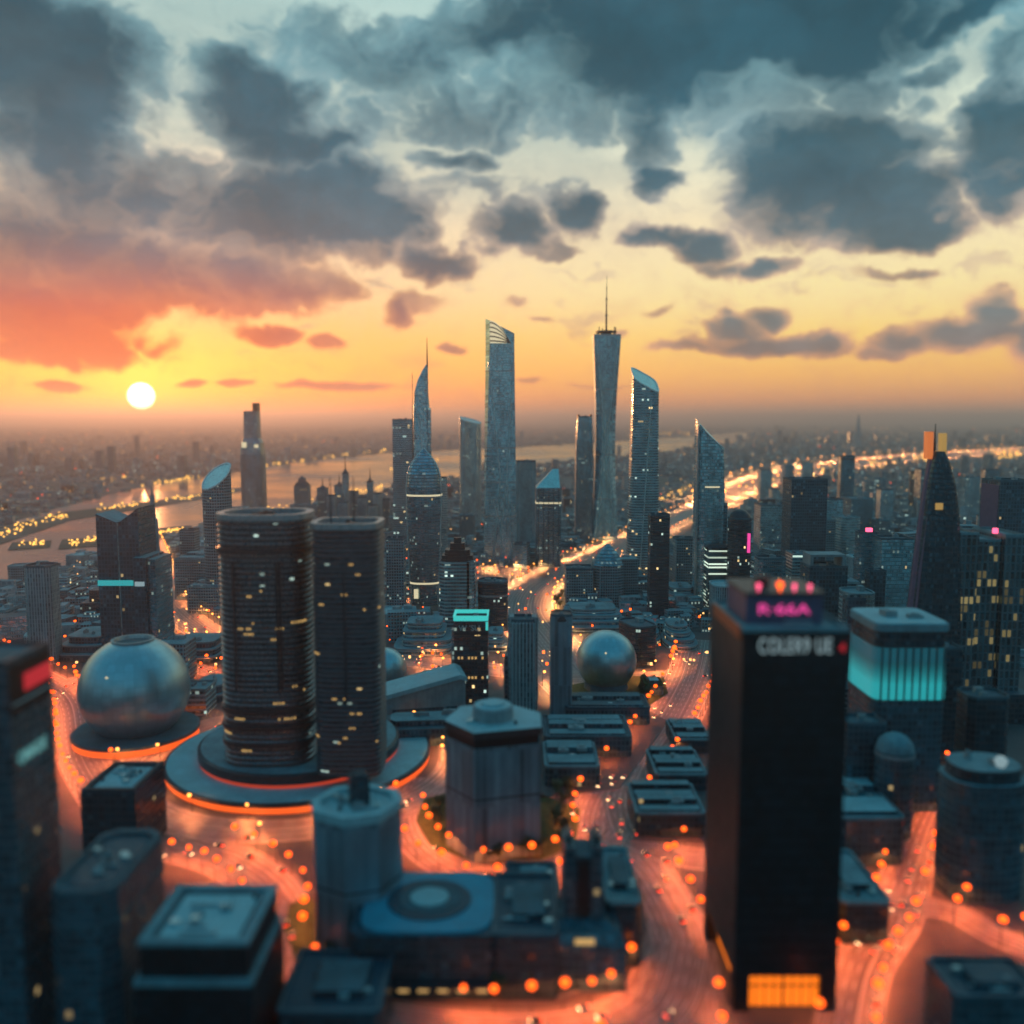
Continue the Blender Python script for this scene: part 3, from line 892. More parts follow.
def slant_glass_tower(xl, xr, yl, yr, yb, label, wall='banded', flare=1.10, name='glass_tower', curve=False, deep=1.0, foot=.7, n=32, capmat='teal_glass', strips=True, e=3.2, tilt_y=.55):
    """rounded tower whose roof is one tilted sheet of pale glass"""
    loc, w, d, h = place(xl, xr, (yl + yr) / 2, yb, deep)
    t = thing(name, label, 'tower', loc, 0, None, w * foot)
    zl, zr_ = Zat(xl, yl, loc[1] - d / 2), Zat(xr, yr, loc[1] - d / 2)
    P = superell(w, d, e, n)
    lowk = min(zl, zr_) - w * .5
    rings = []
    for i in range(11):
        k = i / 10
        f = 1 + (flare - 1) * (1 - k) ** 1.3
        rings.append([(x * f, y * f, lowk * k * .98) for x, y in P])
    def zt(x, y):
        q = x / w + .5
        if curve: q = q ** 1.7
        return zl + (zr_ - zl) * q + (y / d) * tilt_y * w
    rings.append([(x, y, zt(x, y) - w * .06) for x, y in P])
    mb = MB(); mb.loft(rings, 0, 1); mb.build('facade', [wall, 'roof_dark'], t)
    mb = MB()
    P2 = [(x * 1.01, y * 1.01) for x, y in P]
    mb.loft([[(x, y, zt(x, y) - w * .05) for x, y in P2], [(x, y, zt(x, y)) for x, y in P2], [(x * .9, y * .9, zt(x * .9, y * .9)) for x, y in P2], [(x * .9, y * .9, zt(x * .9, y * .9) - 1) for x, y in P2]], 0, 1)
    mb.build('glass_roof', ['pale_metal', capmat], t)
    if strips:
        mb = MB()
        i0 = int(n * .56)
        for k in range(10):
            fa, fb = [1 + (flare - 1) * (1 - q / 10) ** 1.3 for q in (k, k + 1)]
            xa, xb = (-.18 + .035 * k) * w, (-.18 + .035 * (k + 1)) * w
            mb.tube((xa, -d / 2 * fa - .4, lowk * k / 10), (xb, -d / 2 * fb - .4, lowk * (k + 1) / 10), .8)
        mb.build('edge_strip', 'pale_metal', t)
    return t, w, d, lowk
slant_glass_tower(632, 659, 371, 386, 575, 'tall banded tower flaring at its foot under a tilted pale teal glass roof', 'banded', 1.22, e=4)
slant_glass_tower(200, 228, 483, 470, 612, 'slim dark round tower behind the striped round tower, cut at a slant with pale glass', 'concrete_grid', 1.0, e=2.2, strips=False, tilt_y=.75)
slant_glass_tower(459, 481, 417, 423, 532, 'pale round glass tower left of the tallest tower with a bright capped top', 'glass_pale', 1.0, e=2.4, strips=False, tilt_y=.15, capmat='white_line')

def bevel_roof_tower():
    loc, w, d, h = place(536, 561, 488, 567, 1.0)
    t = thing('glass_tower', 'mid height square tower with a folded teal glass roof rising to one corner', 'tower', loc, 0, None, w * .72)
    P = chamf(w, d, w * .06)
    mb = MB(); mb.loft([zr(P, 0), zr(P, h)], 0, 1); mb.build('facade', ['glass_dark', 'roof_dark'], t)
    hp = Zat(556, 469, loc[1])
    q = [(-w / 2, -d / 2, h), (w / 2 * .9, -d / 2, h), (w / 2 * .9, d / 2, h), (-w / 2, d / 2, h)]
    pk = [(w * .18, d * .1, hp), (w * .42, d * .1, hp)]
    mb = MB()
    mb.face([q[0], q[1], pk[1], pk[0]]); mb.face([q[1], q[2], pk[1]]); mb.face([q[2], q[3], pk[0], pk[1]]); mb.face([q[3], q[0], pk[0]])
    mb.build('glass_roof', 'teal_glass', t)
    mb = MB(); mb.prism([(x * 1.02, y * 1.02) for x, y in P], h * .80, h * .80 + 2.5, 0, 0, True); mb.build('floor_band', 'crown_light', t)
    for i in range(5):
        mb = MB(); mb.tube((-w * .4 + i * w * .2, -d / 2 - .3, 2), (-w * .4 + i * w * .2, -d / 2 - .3, h), .5); mb.build('edge_strip', 'dark_metal', t)
bevel_roof_tower()

def plain_tower(xl, xr, yt, yb, label, wall, name='office_tower', shape='rect', deep=1.0, rot=0.0, taper=1.0, roof='roof_dark', units=3, e=4, foot=.72, cap=None, bands=(), z0=0, ring_k=None, group=None, detail=True):
    loc, w, d, h = place(xl, xr, yt, yb, deep, mid=shape in ('round', 'super'))
    t = thing(name, label, 'tower', loc, rot, group, max(w, d) * foot)
    P = {'rect': lambda: rect(w, d), 'chamf': lambda: chamf(w, d, min(w, d) * .18), 'round': lambda: ngon(w / 2, 36, 0, d / 2), 'super': lambda: superell(w, d, e)}[shape]()
    mb = MB()
    if ring_k:
        mb.loft([zr(P, h * k, s_) for k, s_ in ring_k], 0, 1)
    else:
        mb.loft([zr(P, 0), zr(P, h, taper)], 0, 1)
    mb.build('facade', [wall, roof], t)
    kt = ring_k[-1][1] if ring_k else taper
    PT = [(x * kt, y * kt) for x, y in P]
    if detail:
        mb = MB(); parapet(mb, [(x * 1.006, y * 1.006) for x, y in PT], h, 2.0, w * .03); rf_ = mb.build('roof_parapet', cap or roof, t)
        if units: rooftop_units(rf_, w * kt * .8, d * kt * .8, h, units, int(xl * 7 + yt))
    for bz, mt in bands:
        k = 1 + (taper - 1) * bz
        mb = MB(); mb.prism([(x * k * 1.012, y * k * 1.012) for x, y in P], h * bz, h * bz + max(2.2, h * .012), 0, 0, True)
        mb.build('floor_band', mt, t)
    return t, loc, w, d, h

t, loc, w, d, h = plain_tower(575, 593, 417, 540, 'dark narrow tower standing close against the left side of the antenna tower', 'glass_dark', shape='super', e=5, taper=.84, bands=((.82, 'dark_metal'), (.5, 'steel')), ring_k=((0, 1), (.5, 1), (.8, .95), (.95, .86), (1, .80)))
for sx in (-1, 1):
    mb = MB(); mb.box(0, 0, 0, w * .12, d * .5, h * .02); mb.build('crown_fin', 'dark_metal', t, (sx * w * .34, 0, h))
plain_tower(393, 413, 420, 545, 'flat topped grey slab of close floor bands beside the blade shaped spire', 'banded', deep=.8, units=2)

def blade_spire():
    loc, w, d, h = place(412, 430, 368, 566, 1.0)
    t = thing('spire_tower', 'blade shaped glass tower tapering to a needle, rising behind the bullet shaped tower', 'tower', loc, 0, None, w * .7)
    hw = w / 2
    Y = loc[1]
    z_sh = Zat(414, 388, Y); z_tip = Zat(427, 364, Y); z_not = Zat(428, 408, Y)
    mb = MB()
    # plan is a lens; left edge sweeps up to the tip on the right
    left = [(0, -hw), (.78, -hw * .92), (.86, -hw * .78), (.92, -hw * .40), (.97, hw * .15), (1.0, hw * .62)]
    rings = []
    for k, xl_ in left:
        z = z_tip * k
        xr_ = hw * (.98 - .06 * k)
        if z > z_not: xr_ = hw * .80
        n = 16
        cx, rx = (xl_ + xr_) / 2, max(.3, (xr_ - xl_) / 2)
        ry = d / 2 * (1 - .75 * max(0, (k - .5) / .5))
        rings.append([(cx + rx * math.cos(2 * PI * i / n), ry * math.sin(2 * PI * i / n), z) for i in range(n)])
    mb.loft(rings, 0, 1)
    mb.build('facade', ['glass_blade', 'roof_dark'], t)
    for x, zb, zt_ in ((hw * .72, z_tip * .985, Zat(426, 338, Y)), (-hw * .95, z_sh * .3, Zat(413, 373, Y))):
        mb = MB(); mb.tube((x, -d * .1, zb), (x, -d * .1, zt_), 1.3, .35); mb.build('spire', 'dark_metal', t)
    mb = MB()
    mb.tube((-hw * .6, -d * .5, z_sh * .95), (hw * .35, -d * .5, z_sh * .6), .6)
    mb.build('edge_strip', 'pale_metal', t)
    mb = MB(); mb.box(hw * .92, 0, 0, w * .14, d * .5, z_not); mb.build('side_fin', 'glass_teal', t)
blade_spire()

def bullet_tower():
    loc, w, d, h = place(405, 441, 449, 606, .9)
    t = thing('office_tower', 'bullet shaped dark tower with a pointed dome and pale edges', 'tower', loc, 0, None, w * .7)
    prof = [(0, .74), (.13, .80), (.14, .85), (.45, .94), (.62, 1.0), (.76, .99), (.84, .93), (.90, .74), (.94, .50), (.975, .22), (1.0, .03)]
    P = superell(w, d, 2.6, 40)
    mb = MB(); mb.loft([zr(P, h * k, s_) for k, s_ in prof], 0, 1); mb.build('facade', ['glass_dark', 'dark_metal'], t)
    for sx in (-1, 1):
        mb = MB()
        for (k, s_), (k2, s2) in zip(prof[:-1], prof[1:]):
            mb.tube((sx * w / 2 * s_ * .97, -d * .22 * s_, h * k), (sx * w / 2 * s2 * .97, -d * .22 * s2, h * k2), .75)
        mb.build('edge_strip', 'pale_metal', t)
    for k, s_ in ((.70, .995), (.135, .86)):
        mb = MB(); mb.loft([zr(P, h * k, s_ * 1.012), zr(P, h * k + 2.2, s_ * 1.012)], 0, 0, True); mb.build('floor_band', 'crown_light', t)
    mb = MB(); mb.box(-w * .22, -d * .42, h * .045, w * .12, 1.2, h * .06); mb.build('lit_entrance', 'crown_light', t)
bullet_tower()

def shoulder_tower():
    loc, w, d, h = place(697, 726, 440, 608, 1.0)
    t = thing('glass_tower', 'dark teal tower with a curved shoulder and slanted glass crown, tallest right of the highway', 'tower', loc, 0, None, w * .7)
    Y = loc[1] - d / 2
    zp, zs = Zat(699, 419, Y), Zat(724, 448, Y)
    n = 24
    P = superell(w, d, 4, n)
    rings = [zr(P, 0), zr(P, zs * .55)]
    for i in range(1, 6):
        k = i / 5
        rings.append([(x if x < 0 else x * (1 - .10 * k * k), y, zs * .55 + zs * .40 * k) for x, y in P])
    def zt(x, y): 
        q = (x / w + .5)
        return zp + (zs - zp) * q ** .8 + y / d * w * .25
    rings.append([(x if x < 0 else x * .88, y, zt(x, y)) for x, y in P])
    mb = MB(); mb.loft(rings, 0, 1); mb.build('facade', ['glass_teal', 'teal_glass'], t)
    mb = MB()
    for i in range(5):
        xa = -w * .46 + i * w * .17; xb = xa + w * .17
        mb.tube((xa, -d * .505, zt(xa, -d / 2)), (xb, -d * .505, zt(xb, -d / 2)), .7)
    mb.build('roof_edge', 'pale_metal', t)
    mb = MB(); mb.box(w * .46, 0, 0, w * .2, d * .8, zs * .66); mb.build('side_block', 'glass_dark', t)
    mb = MB(); mb.box(-w * .5, -d * .42, 0, w * .05, d * .10, zp * .96); mb.build('edge_strip', 'steel', t)
    mb = MB(); mb.box(0, -d * .515, zs * .755, w * .5, 1.2, 1.6); mb.build('lit_strip', 'crown_light', t)
shoulder_tower()

plain_tower(650, 669, 516, 622, 'slim near black slab in front of the tall banded tower', 'glass_navy', deep=.9, bands=((.97, 'dark_metal'),), units=1)
def pointed_block():
    loc, w, d, h = place(594, 624, 566, 606, 1.0)
    t = thing('office_block', 'stubby faceted block with a pointed roof beside the highway bend', 'tower', loc, 0, None, w * .7)
    P = chamf(w, d, w * .2)
    zp = Zat(608, 543, loc[1])
    mb = MB(); mb.loft([zr(P, 0, .98), zr(P, h)], 0, 1); mb.build('facade', ['concrete_grid', 'roof_dark'], t)
    mb = MB(); mb.loft([zr(P, h), zr(P, h + (zp - h) * .55, .62), zr(P, zp, .03)], 0, 0); mb.build('roof', 'glass_dark', t)
pointed_block()
plain_tower(566, 593, 570, 606, 'low square gridded block left of the pointed roof block', 'concrete_grid', 'office_block', units=3)

def tiered_tower():
    loc, w, d, h = place(439, 475, 562, 632, .9)
    t = thing('office_tower', 'broad tower of pale floor bands stepping in to a small roof cap', 'tower', loc, 0, None, w * .72)
    P = chamf(w, d, w * .16)
    mb = MB(); mb.loft([zr(P, 0), zr(P, h)], 0, 1); mb.build('facade', ['banded', 'roof_dark'], t)
    z = h
    for s_, dz in ((.86, 6), (.68, 6), (.40, 7), (.2, 6)):
        mb = MB(); mb.loft([zr(P, z, s_ * 1.04), zr(P, z + dz * .35, s_ * 1.04), zr(P, z + dz * .35, s_), zr(P, z + dz, s_)], 0, 0); mb.build('roof_tier', 'dark_metal', t); z += dz
    mb = MB(); mb.box(w * .38, -d * .4, 0, w * .2, d * .2, h * 1.01); mb.build('corner_shaft', 'glass_pale', t)
tiered_tower()
plain_tower(478, 508, 584, 632, 'low dark rounded block just right of the tower of pale floor bands', 'glass_navy', 'office_block', shape='super', e=3.2, bands=((.72, 'steel'),), units=3)
plain_tower(516, 536, 462, 545, 'grey ribbed tower with a spiky crown half hidden behind the tallest tower', 'ribbed', shape='chamf', units=5)

def teal_crown_tower():
    t, loc, w, d, h = plain_tower(454, 488, 622, 704, 'dark square tower with a glowing teal roof rim and white letters under it', 'glass_navy', deep=.9, units=2, bands=((.84, 'dark_metal'),))
    mb = MB()
    P = rect(w * 1.0, d * 1.0)
    mb.loft([zr(P, h), zr(P, h + 5, 1.04), zr(P, h + 5, .93), zr(P, h + 2, .93)], 0, None); mb.build('roof_rim', 'teal_rim', t)
    mb = MB(); mb.box(w * .47, -d * .505, h * .90, w * .07, .8, h * .1); mb.build('rim_drop', 'teal_rim', t)
    mb = MB(); mb.box(-w * .52, -d * .3, 0, w * .10, d * .3, h * .90); mb.build('corner_shaft', 'glass_dark', t)
    text("W 'SU.", h * .095, (-w * .02, -d / 2 - .7, h * .925), (PI / 2, 0, 0), 'white_line', t, bold=.01)
    for zz in (.55, .31):
        mb = MB()
        for i in range(8):
            if i in (2, 6): continue
            mb.box(-w * .36 + i * w * .10, -d / 2 - .25, h * zz, w * .055, .4, 2.0)
        mb.build('lit_windows', 'warm_win', t)
teal_crown_tower()

def ribbed_column():
    t, loc, w, d, h = plain_tower(508, 538, 622, 712, 'pale grey fluted tower with a notched open top behind the six sided block', 'ribbed', shape='chamf', deep=.9, units=1, roof='roof_dark')
    for i in range(7):
        mb = MB(); mb.box(-w * .36 + i * w * .12, -d / 2 - .8, 0, w * .045, 1.6, h * .985); mb.build('rib', 'roof_pale', t)
    for sx in (-1, 1):
        mb = MB(); mb.box(sx * w * .38, -d * .1, h, w * .16, d * .7, h * .05); mb.build('crown_fin', 'concrete', t)
    mb = MB(); mb.box(-w * .55, d * .1, 0, w * .16, d * .6, h * .6); mb.build('side_block', 'near_blue', t)
ribbed_column()
t, loc, w, d, h = plain_tower(550, 572, 617, 724, 'plain slate round column tower left of the silver globe', 'stone_block', shape='super', e=3.5, units=1)
mb = MB(); mb.loft([zr(ngon(w * .52, 28), h * .955), zr(ngon(w * .54, 28), h * .965), zr(ngon(w * .5, 28), h + 1)], 0, 0, True); mb.build('roof_collar', 'dark_metal', t)

def banded_cluster():
    t, loc, w, d, h = plain_tower(708, 731, 549, 612, 'short tower of bright pale window bands behind the black tower', 'green_lit', shape='rect', deep=.8, units=1)
    mb = MB(); mb.loft([zr(superell(w * 1.1, d * 1.1, 3), h * .98), zr(superell(w * 1.14, d * 1.14, 3), h * 1.02), zr(superell(w * .8, d * .8, 3), h * 1.06)], 0, 0, True); mb.build('roof_collar', 'dark_metal', t)
    t, loc, w, d, h = plain_tower(727, 750, 520, 616, 'dark round tower with a small dome and pink sign, right of the bright banded tower', 'glass_navy', shape='round', units=0)
    mb = MB()
    P = ngon(w / 2, 28)
    mb.loft([zr(P, h, .9)] + [zr(P, h + w * .42 * math.sin(a), .9 * math.cos(a)) for a in (.3, .6, .9, 1.2, 1.5)], 0, 0, smooth=True); mb.build('dome', 'dark_metal', t)
    mb = MB(); mb.box(w * .3, -d * .46, h * .66, w * .12, 1.5, h * .2); mb.build('vertical_sign', 'pink', t)
banded_cluster()

M['fin_dark'] = plain('fin_dark', (.09, .12, .14, 1), .4, .5, .2, .2)
M['fin_metal'] = plain('fin_metal', (.20, .24, .26, 1), .3, .75, .2, .2)
# ---------------------------------------------------------------- the pair of round towers on the ring plinth
def ring_plinth():
    t = thing('plinth', 'round two tier stone plinth with glowing orange rims inside the ring road', 'plinth', RING_C, 0)
    r1, r2 = RING_R, RING_R * .755
    mb = MB(); mb.loft([zr(ngon(r1 - 4, 96), 0), zr(ngon(r1 - 4, 96), 4.6)], 0, 0); mb.build('lower_wall', 'dark_metal', t)
    mb = MB(); mb.loft([zr(ngon(r1 - .8, 96), .6), zr(ngon(r1 - .8, 96), 4.6)], 0, 0); mb.build('rim_light', 'rim', t)
    mb = MB(); mb.loft([zr(ngon(r1, 96), 4.6), zr(ngon(r1, 96), 6.4), zr(ngon(r1 - 2, 96), 7)], 0, 1, True); mb.build('lower_tier', ['dark_metal', 'roof_pale'], t)
    mb = MB(); mb.loft([zr(ngon(r2 - 1, 96), 7), zr(ngon(r2 - 1, 96), 9.5)], 0, 0); mb.build('rim_light', 'rim_red', t)
    mb = MB(); mb.loft([zr(ngon(r2, 96), 9.5), zr(ngon(r2, 96), 15), zr(ngon(r2 - 2, 96), 16)], 0, 1, True); mb.build('upper_tier', ['dark_metal', 'roof'], t)
    FOOT.append((RING_C[0], RING_C[1], RING_R + 4))
ring_plinth()

def finned_tower(xl, xr, yt, yb, label, e, fins, collars, seed, deep, mat):
    loc, w, d, h = place(xl, xr, yt, yb, deep, mid=True)
    z0 = 16.0
    t = thing('round_tower', label, 'tower', loc, 0, None, 0)
    t.location.z = z0
    h -= z0
    rr = random.Random(seed)
    P = superell(w * .965, d * .965, e, 64)
    PF = superell(w, d, e, 64)
    mb = MB(); mb.loft([zr(P, 0, 1.0), zr(P, h, 1.0)], 0, 1); mb.build('facade', [mat, 'roof_dark'], t)
    # every third floor carries a projecting slab edge; gathered in bundles as one ring each
    mb = MB()
    fl = h / fins
    for i in range(fins):
        z = i * fl + fl * .5
        top = i > fins * .87
        k = 1.012 if top else 1.0
        mb.loft([zr(PF, z, k * .97), zr(PF, z + .2, k), zr(PF, z + fl * (.32 if not top else .4), k), zr(PF, z + fl * (.5 if not top else .6), k * .97)], 0, 0, True)
    mb.build('floor_fins', 'fin_metal' if collars else 'fin_dark', t)
    for kk in collars:
        mb = MB(); mb.loft([zr(PF, h * kk, .98), zr(PF, h * kk + .5, 1.03), zr(PF, h * kk + 3.2, 1.03), zr(PF, h * kk + 3.8, .98)], 0, 0, True); mb.build('floor_collar', 'dark_metal', t)
    # vertical recesses
    for x in (-.26, .20, .235) if collars else (.0,):
        mb = MB(); mb.box(x * w, -d * .502, h * .32, w * .018, 1.2, h * .52); mb.build('lift_shaft_strip', 'dark_metal', t)
    mb = MB()
    PR = superell(w * 1.02, d * 1.02, e, 64)
    inn = superell(w * .86, d * .86, e, 64)
    mb.loft([zr(PR, h), zr(PR, h + 3.6), zr(inn, h + 3.6), zr(inn, h + .4)], 0, 1); mb.build('parapet', ['steel', 'roof_dark'], t)
    rooftop_units(t, w * .6, d * .6, h + .4, 4, seed, 'dark_metal', 3)
    # scattered lit offices low on the tower: warm window strips
    for i in range(15):
        mb = MB()
        a = rr.uniform(-.40, .36); zz = (rr.uniform(.06, .34) if i < 7 else rr.uniform(.4, .9)) * h
        n = rr.randint(2, 7)
        zz = (int(zz / fl) + .02) * fl
        for q in range(n):
            ang = (a + q * .022)
            if ang > .42: break
            i0 = ang * PI
            # follow the wall: nearest wall point at this heading
            dx, dy = math.sin(i0), -math.cos(i0)
            s_ = 1 / (abs(dx / (w * .5)) ** e + abs(dy / (d * .5)) ** e) ** (1 / e)
            
            if rr.random() < .25: continue
            mb.box(dx * s_ * .972, dy * s_ * .972, zz, rr.uniform(.6, 1.3), .8, fl * .30, rot=i0)
        if mb.f: mb.build('lit_windows', 'warm_win', t)
    return t, w, d, h
finned_tower(225, 314.5, 521, pix(*G(265, 768, 16), 0)[1], 'wide round tower striped with projecting floor fins, on the round plinth', 2.9, 46, (.865, .22, .15, .08), 3, .8, 'banded_dark')
t, w, d, h = finned_tower(318, 384, 530, pix(*G(349, 778, 16), 0)[1], 'dark rounded square tower at the right of the round plinth pair', 4.5, 50, (), 9, .95, 'banded_dark')
for x in (-.30, .05):
    mb = MB(); mb.tube((w * x, d * .2, h), (w * x, d * .2, h + 30), .5, .2); mb.build('mast', 'dark_metal', t)

# ---------------------------------------------------------------- globes
def globe(px, py, rpx, yb, label, plinth=True, oculus=True, sink=.12):
    gx, gy = G(px, yb)
    r = rpx * mpp(gy, 40)
    gy += r
    t = thing('globe_building', label, 'globe', (gx * gy / (gy - r), gy), 0, None, r * 1.15)
    cz = r * (1 - sink) + (3 if plinth else 1)
    n, m = 64, 32
    mb = MB()
    a1 = math.asin(min(1, (cz) / r)) if cz < r else PI / 2
    aT = R(68) if oculus else R(89.5)
    rings = []
    angs = [-a1 * .98 + (aT + a1 * .98) * i / m for i in range(m + 1)]
    for a in angs:
        rings.append([(r * math.cos(a) * math.cos(2 * PI * i / n), r * math.cos(a) * math.sin(2 * PI * i / n), cz + r * math.sin(a)) for i in range(n)])
    b = len(mb.v)
    for rg in rings: mb.v += rg
    for k in range(m):
        for i in range(n):
            j = (i + 1) % n
            mb.f.append((b + k * n + i, b + k * n + j, b + (k + 1) * n + j, b + (k + 1) * n + i))
            mb.m.append(0); mb.sm.append(True)
            mb.uv.append([(i / 2, k / 2), ((i + 1) / 2, k / 2), ((i + 1) / 2, (k + 1) / 2), (i / 2, (k + 1) / 2)])
    mb.build('shell', 'silver', t)
    if oculus:
        ro, zo = r * math.cos(aT), cz + r * math.sin(aT)
        mb = MB(); mb.loft([zr(ngon(ro * 1.0, 48), zo - 1), zr(ngon(ro * 1.04, 48), zo + 1.4), zr(ngon(ro * .9, 48), zo + 1.4), zr(ngon(ro * .86, 48), zo - 1.2)], 0, 1); mb.build('roof_ring', ['steel', 'roof_dark'], t)
    if plinth:
        mb = MB(); mb.loft([zr(ngon(r * 1.12, 64), 0), zr(ngon(r * 1.12, 64), 5.2)], 0, 0); mb.build('plinth_wall', 'rim', t)
        mb = MB(); mb.loft([zr(ngon(r * 1.14, 64), 5.2), zr(ngon(r * 1.14, 64), 7.5), zr(ngon(r * 1.1, 64), 8)], 0, 0, True); mb.build('plinth_deck', 'roof_dark', t)
    else:
        mb = MB(); mb.loft([zr(ngon(r * .75, 48), 0), zr(ngon(r * .7, 48), 6)], 0, 0); mb.build('plinth_deck', 'roof_dark', t)
    # a small beacon on the shell, lit
    a = R(28)
    mb = MB(); mb.loft([[(0.9 * math.cos(2 * PI * i / 8), -.4, .9 * math.sin(2 * PI * i / 8)) for i in range(8)], [(0.6 * math.cos(2 * PI * i / 8), -1.0, .6 * math.sin(2 * PI * i / 8)) for i in range(8)]], 0, 0, True)
    mb.build('beacon', 'crown_light', t, (-r * .12, -r * math.cos(a) * .985 - .6, cz + r * math.sin(a)))
    return t
globe(138, 705, 56, 757, 'large silver globe building with a round roof opening, left of the striped round tower')
globe(606, 664, 31, 697, 'smaller silver globe building standing by the boulevard junction', plinth=False, oculus=False, sink=.08)
globe(385, 674, 22, 692, 'half hidden pale globe behind the dark rounded square tower', plinth=False, oculus=False, sink=.25)

# ---------------------------------------------------------------- near blocks
def wedge_building():
    gx, gy = G(418, 722)
    t = thing('wedge_building', 'long white wedge shaped hall with a rising sloped roof', 'hall', (gx, gy + 16), R(12), None, 34)
    s_ = 1.15
    mb = MB()
    y0, y1 = -16, 16
    pr = [(-34, 20), (30, 33), (34, 31), (34, 24), (-34, 8)]
    base = [(-34, 0), (34, 0)]
    side = [(-34, 0), (34, 0), (34, 30), (30, 32), (-34, 18)]
    mb.loft([[(x, y0, z) for x, z in side], [(x, y1, z) for x, z in side]], 0, 0, True)
    mb.build('wall', 'concrete', t)
    mb = MB()
    top = [(-35, 18.2), (30, 32.4), (35, 30.4), (35, 33.5), (30, 36), (-35, 21.5)]
    mb.loft([[(x, y0 - 1.5, z) for x, z in top], [(x, y1 + 1.5, z) for x, z in top]], 0, 0, True)
    mb.build('roof', 'roof_pale', t)
    mb = MB(); mb.box(2, y0 - .4, 6, 50, .8, 5); mb.build('window_strip', 'near_blue', t)
    t2 = thing('low_hall', 'low slate hall with a flat roof in front of the white wedge hall', 'hall', G(432, 738), R(6), None, 40)
    mb = MB(); mb.prism(chamf(84, 34, 5), 0, 13, 0, 1); mb.build('wall', ['near_blue', 'roof_dark'], t2)
    mb = MB(); mb.prism(chamf(60, 20, 4), 13, 17, 0, 1); mb.build('roof', ['near_blue', 'roof'], t2)
    rooftop_units(t2, 46, 14, 17, 3, 5)
wedge_building()

def hex_block():
    loc, w, d, h = place(443, 541, 733, 864, .95)
    t = thing('office_block', 'slate six sided block with a pale flat roof carrying a round drum', 'block', loc, 0, None, w * .62)
    hw, hd = w / 2, d / 2
    P = [(-hw * .42, -hd), (hw * .82, -hd * .78), (hw, -hd * .1), (hw * .72, hd * .9), (-hw * .4, hd), (-hw, hd * .02)]
    P = [(-hw * .36, -hd), (hw, -hd * .62), (hw * 1.0, hd * .35), (hw * .30, hd), (-hw * .72, hd * .80), (-hw, -hd * .18)]
    mb = MB(); mb.prism(P, 0, h - 9, 0, 1); mb.build('wall', ['stone_block', 'roof'], t)
    mb = MB(); mb.prism([(x * .97, y * .97) for x, y in P], h - 9, h - 4, 0, 1); mb.build('top_storey', ['black', 'roof'], t)
    mb = MB(); mb.prism([(x * 1.02, y * 1.02) for x, y in P], h - 4, h, 0, 1, True); mb.build('roof', ['dark_metal', 'roof_pale'], t)
    mb = MB(); rr = w * .215
    mb.loft([zr(ngon(rr, 48), h), zr(ngon(rr, 48), h + 6.5), zr(ngon(rr - 1, 48), h + 7.5)], 0, 1); mb.build('roof_drum', ['concrete', 'roof_pale'], t, (0, 0, 0))
    mb = MB(); mb.loft([zr(ngon(rr * .6, 32), h + 7.5), zr(ngon(rr * .55, 32), h + 9)], 0, 0); mb.build('drum_hatch', 'roof_pale', t)
    roof_clutter(t, w * .66, d * .6, h, 31, 6, False)
    for i in range(1):
        mb = MB(); mb.prism([(x * 1.006, y * 1.006) for x, y in P], h * .48, h * .48 + .8, 0, 0, True); mb.build('floor_band', 'dark_metal', t)
hex_block()

def octagon_tower():
    loc, w, d, h = place(305, 397, 822, 968, .9)
    t = thing('office_tower', 'grey eight sided tower with a dark box on its pale roof, before the round plinth', 'tower', loc, R(17), None, w * .6)
    P = chamf(w * .96, d * .96, w * .29)
    mb = MB(); mb.prism(P, 0, h, 0, 1); mb.build('wall', ['stone_block', 'roof_pale'], t)
    mb = MB(); parapet(mb, [(x * 1.025, y * 1.025) for x, y in P], h - 2, 4, 3); mb.build('parapet', 'roof_pale', t)
    mb = MB(); mb.box(w * .03, d * .05, h, w * .22, d * .25, 12); mb.box(w * .03, d * .05, h + 12, w * .16, d * .19, 1.5); mb.build('lift_house', 'near_dark', t)
    rooftop_units(t, w * .6, d * .6, h, 3, 21, 'concrete', 3)
    roof_clutter(t, w * .62, d * .62, h, 22, 8)
    for k in (.5,):
        mb = MB(); mb.prism([(x * 1.006, y * 1.006) for x, y in P], h * k, h * k + .9, 0, 0, True); mb.build('floor_band', 'dark_metal', t)
octagon_tower()

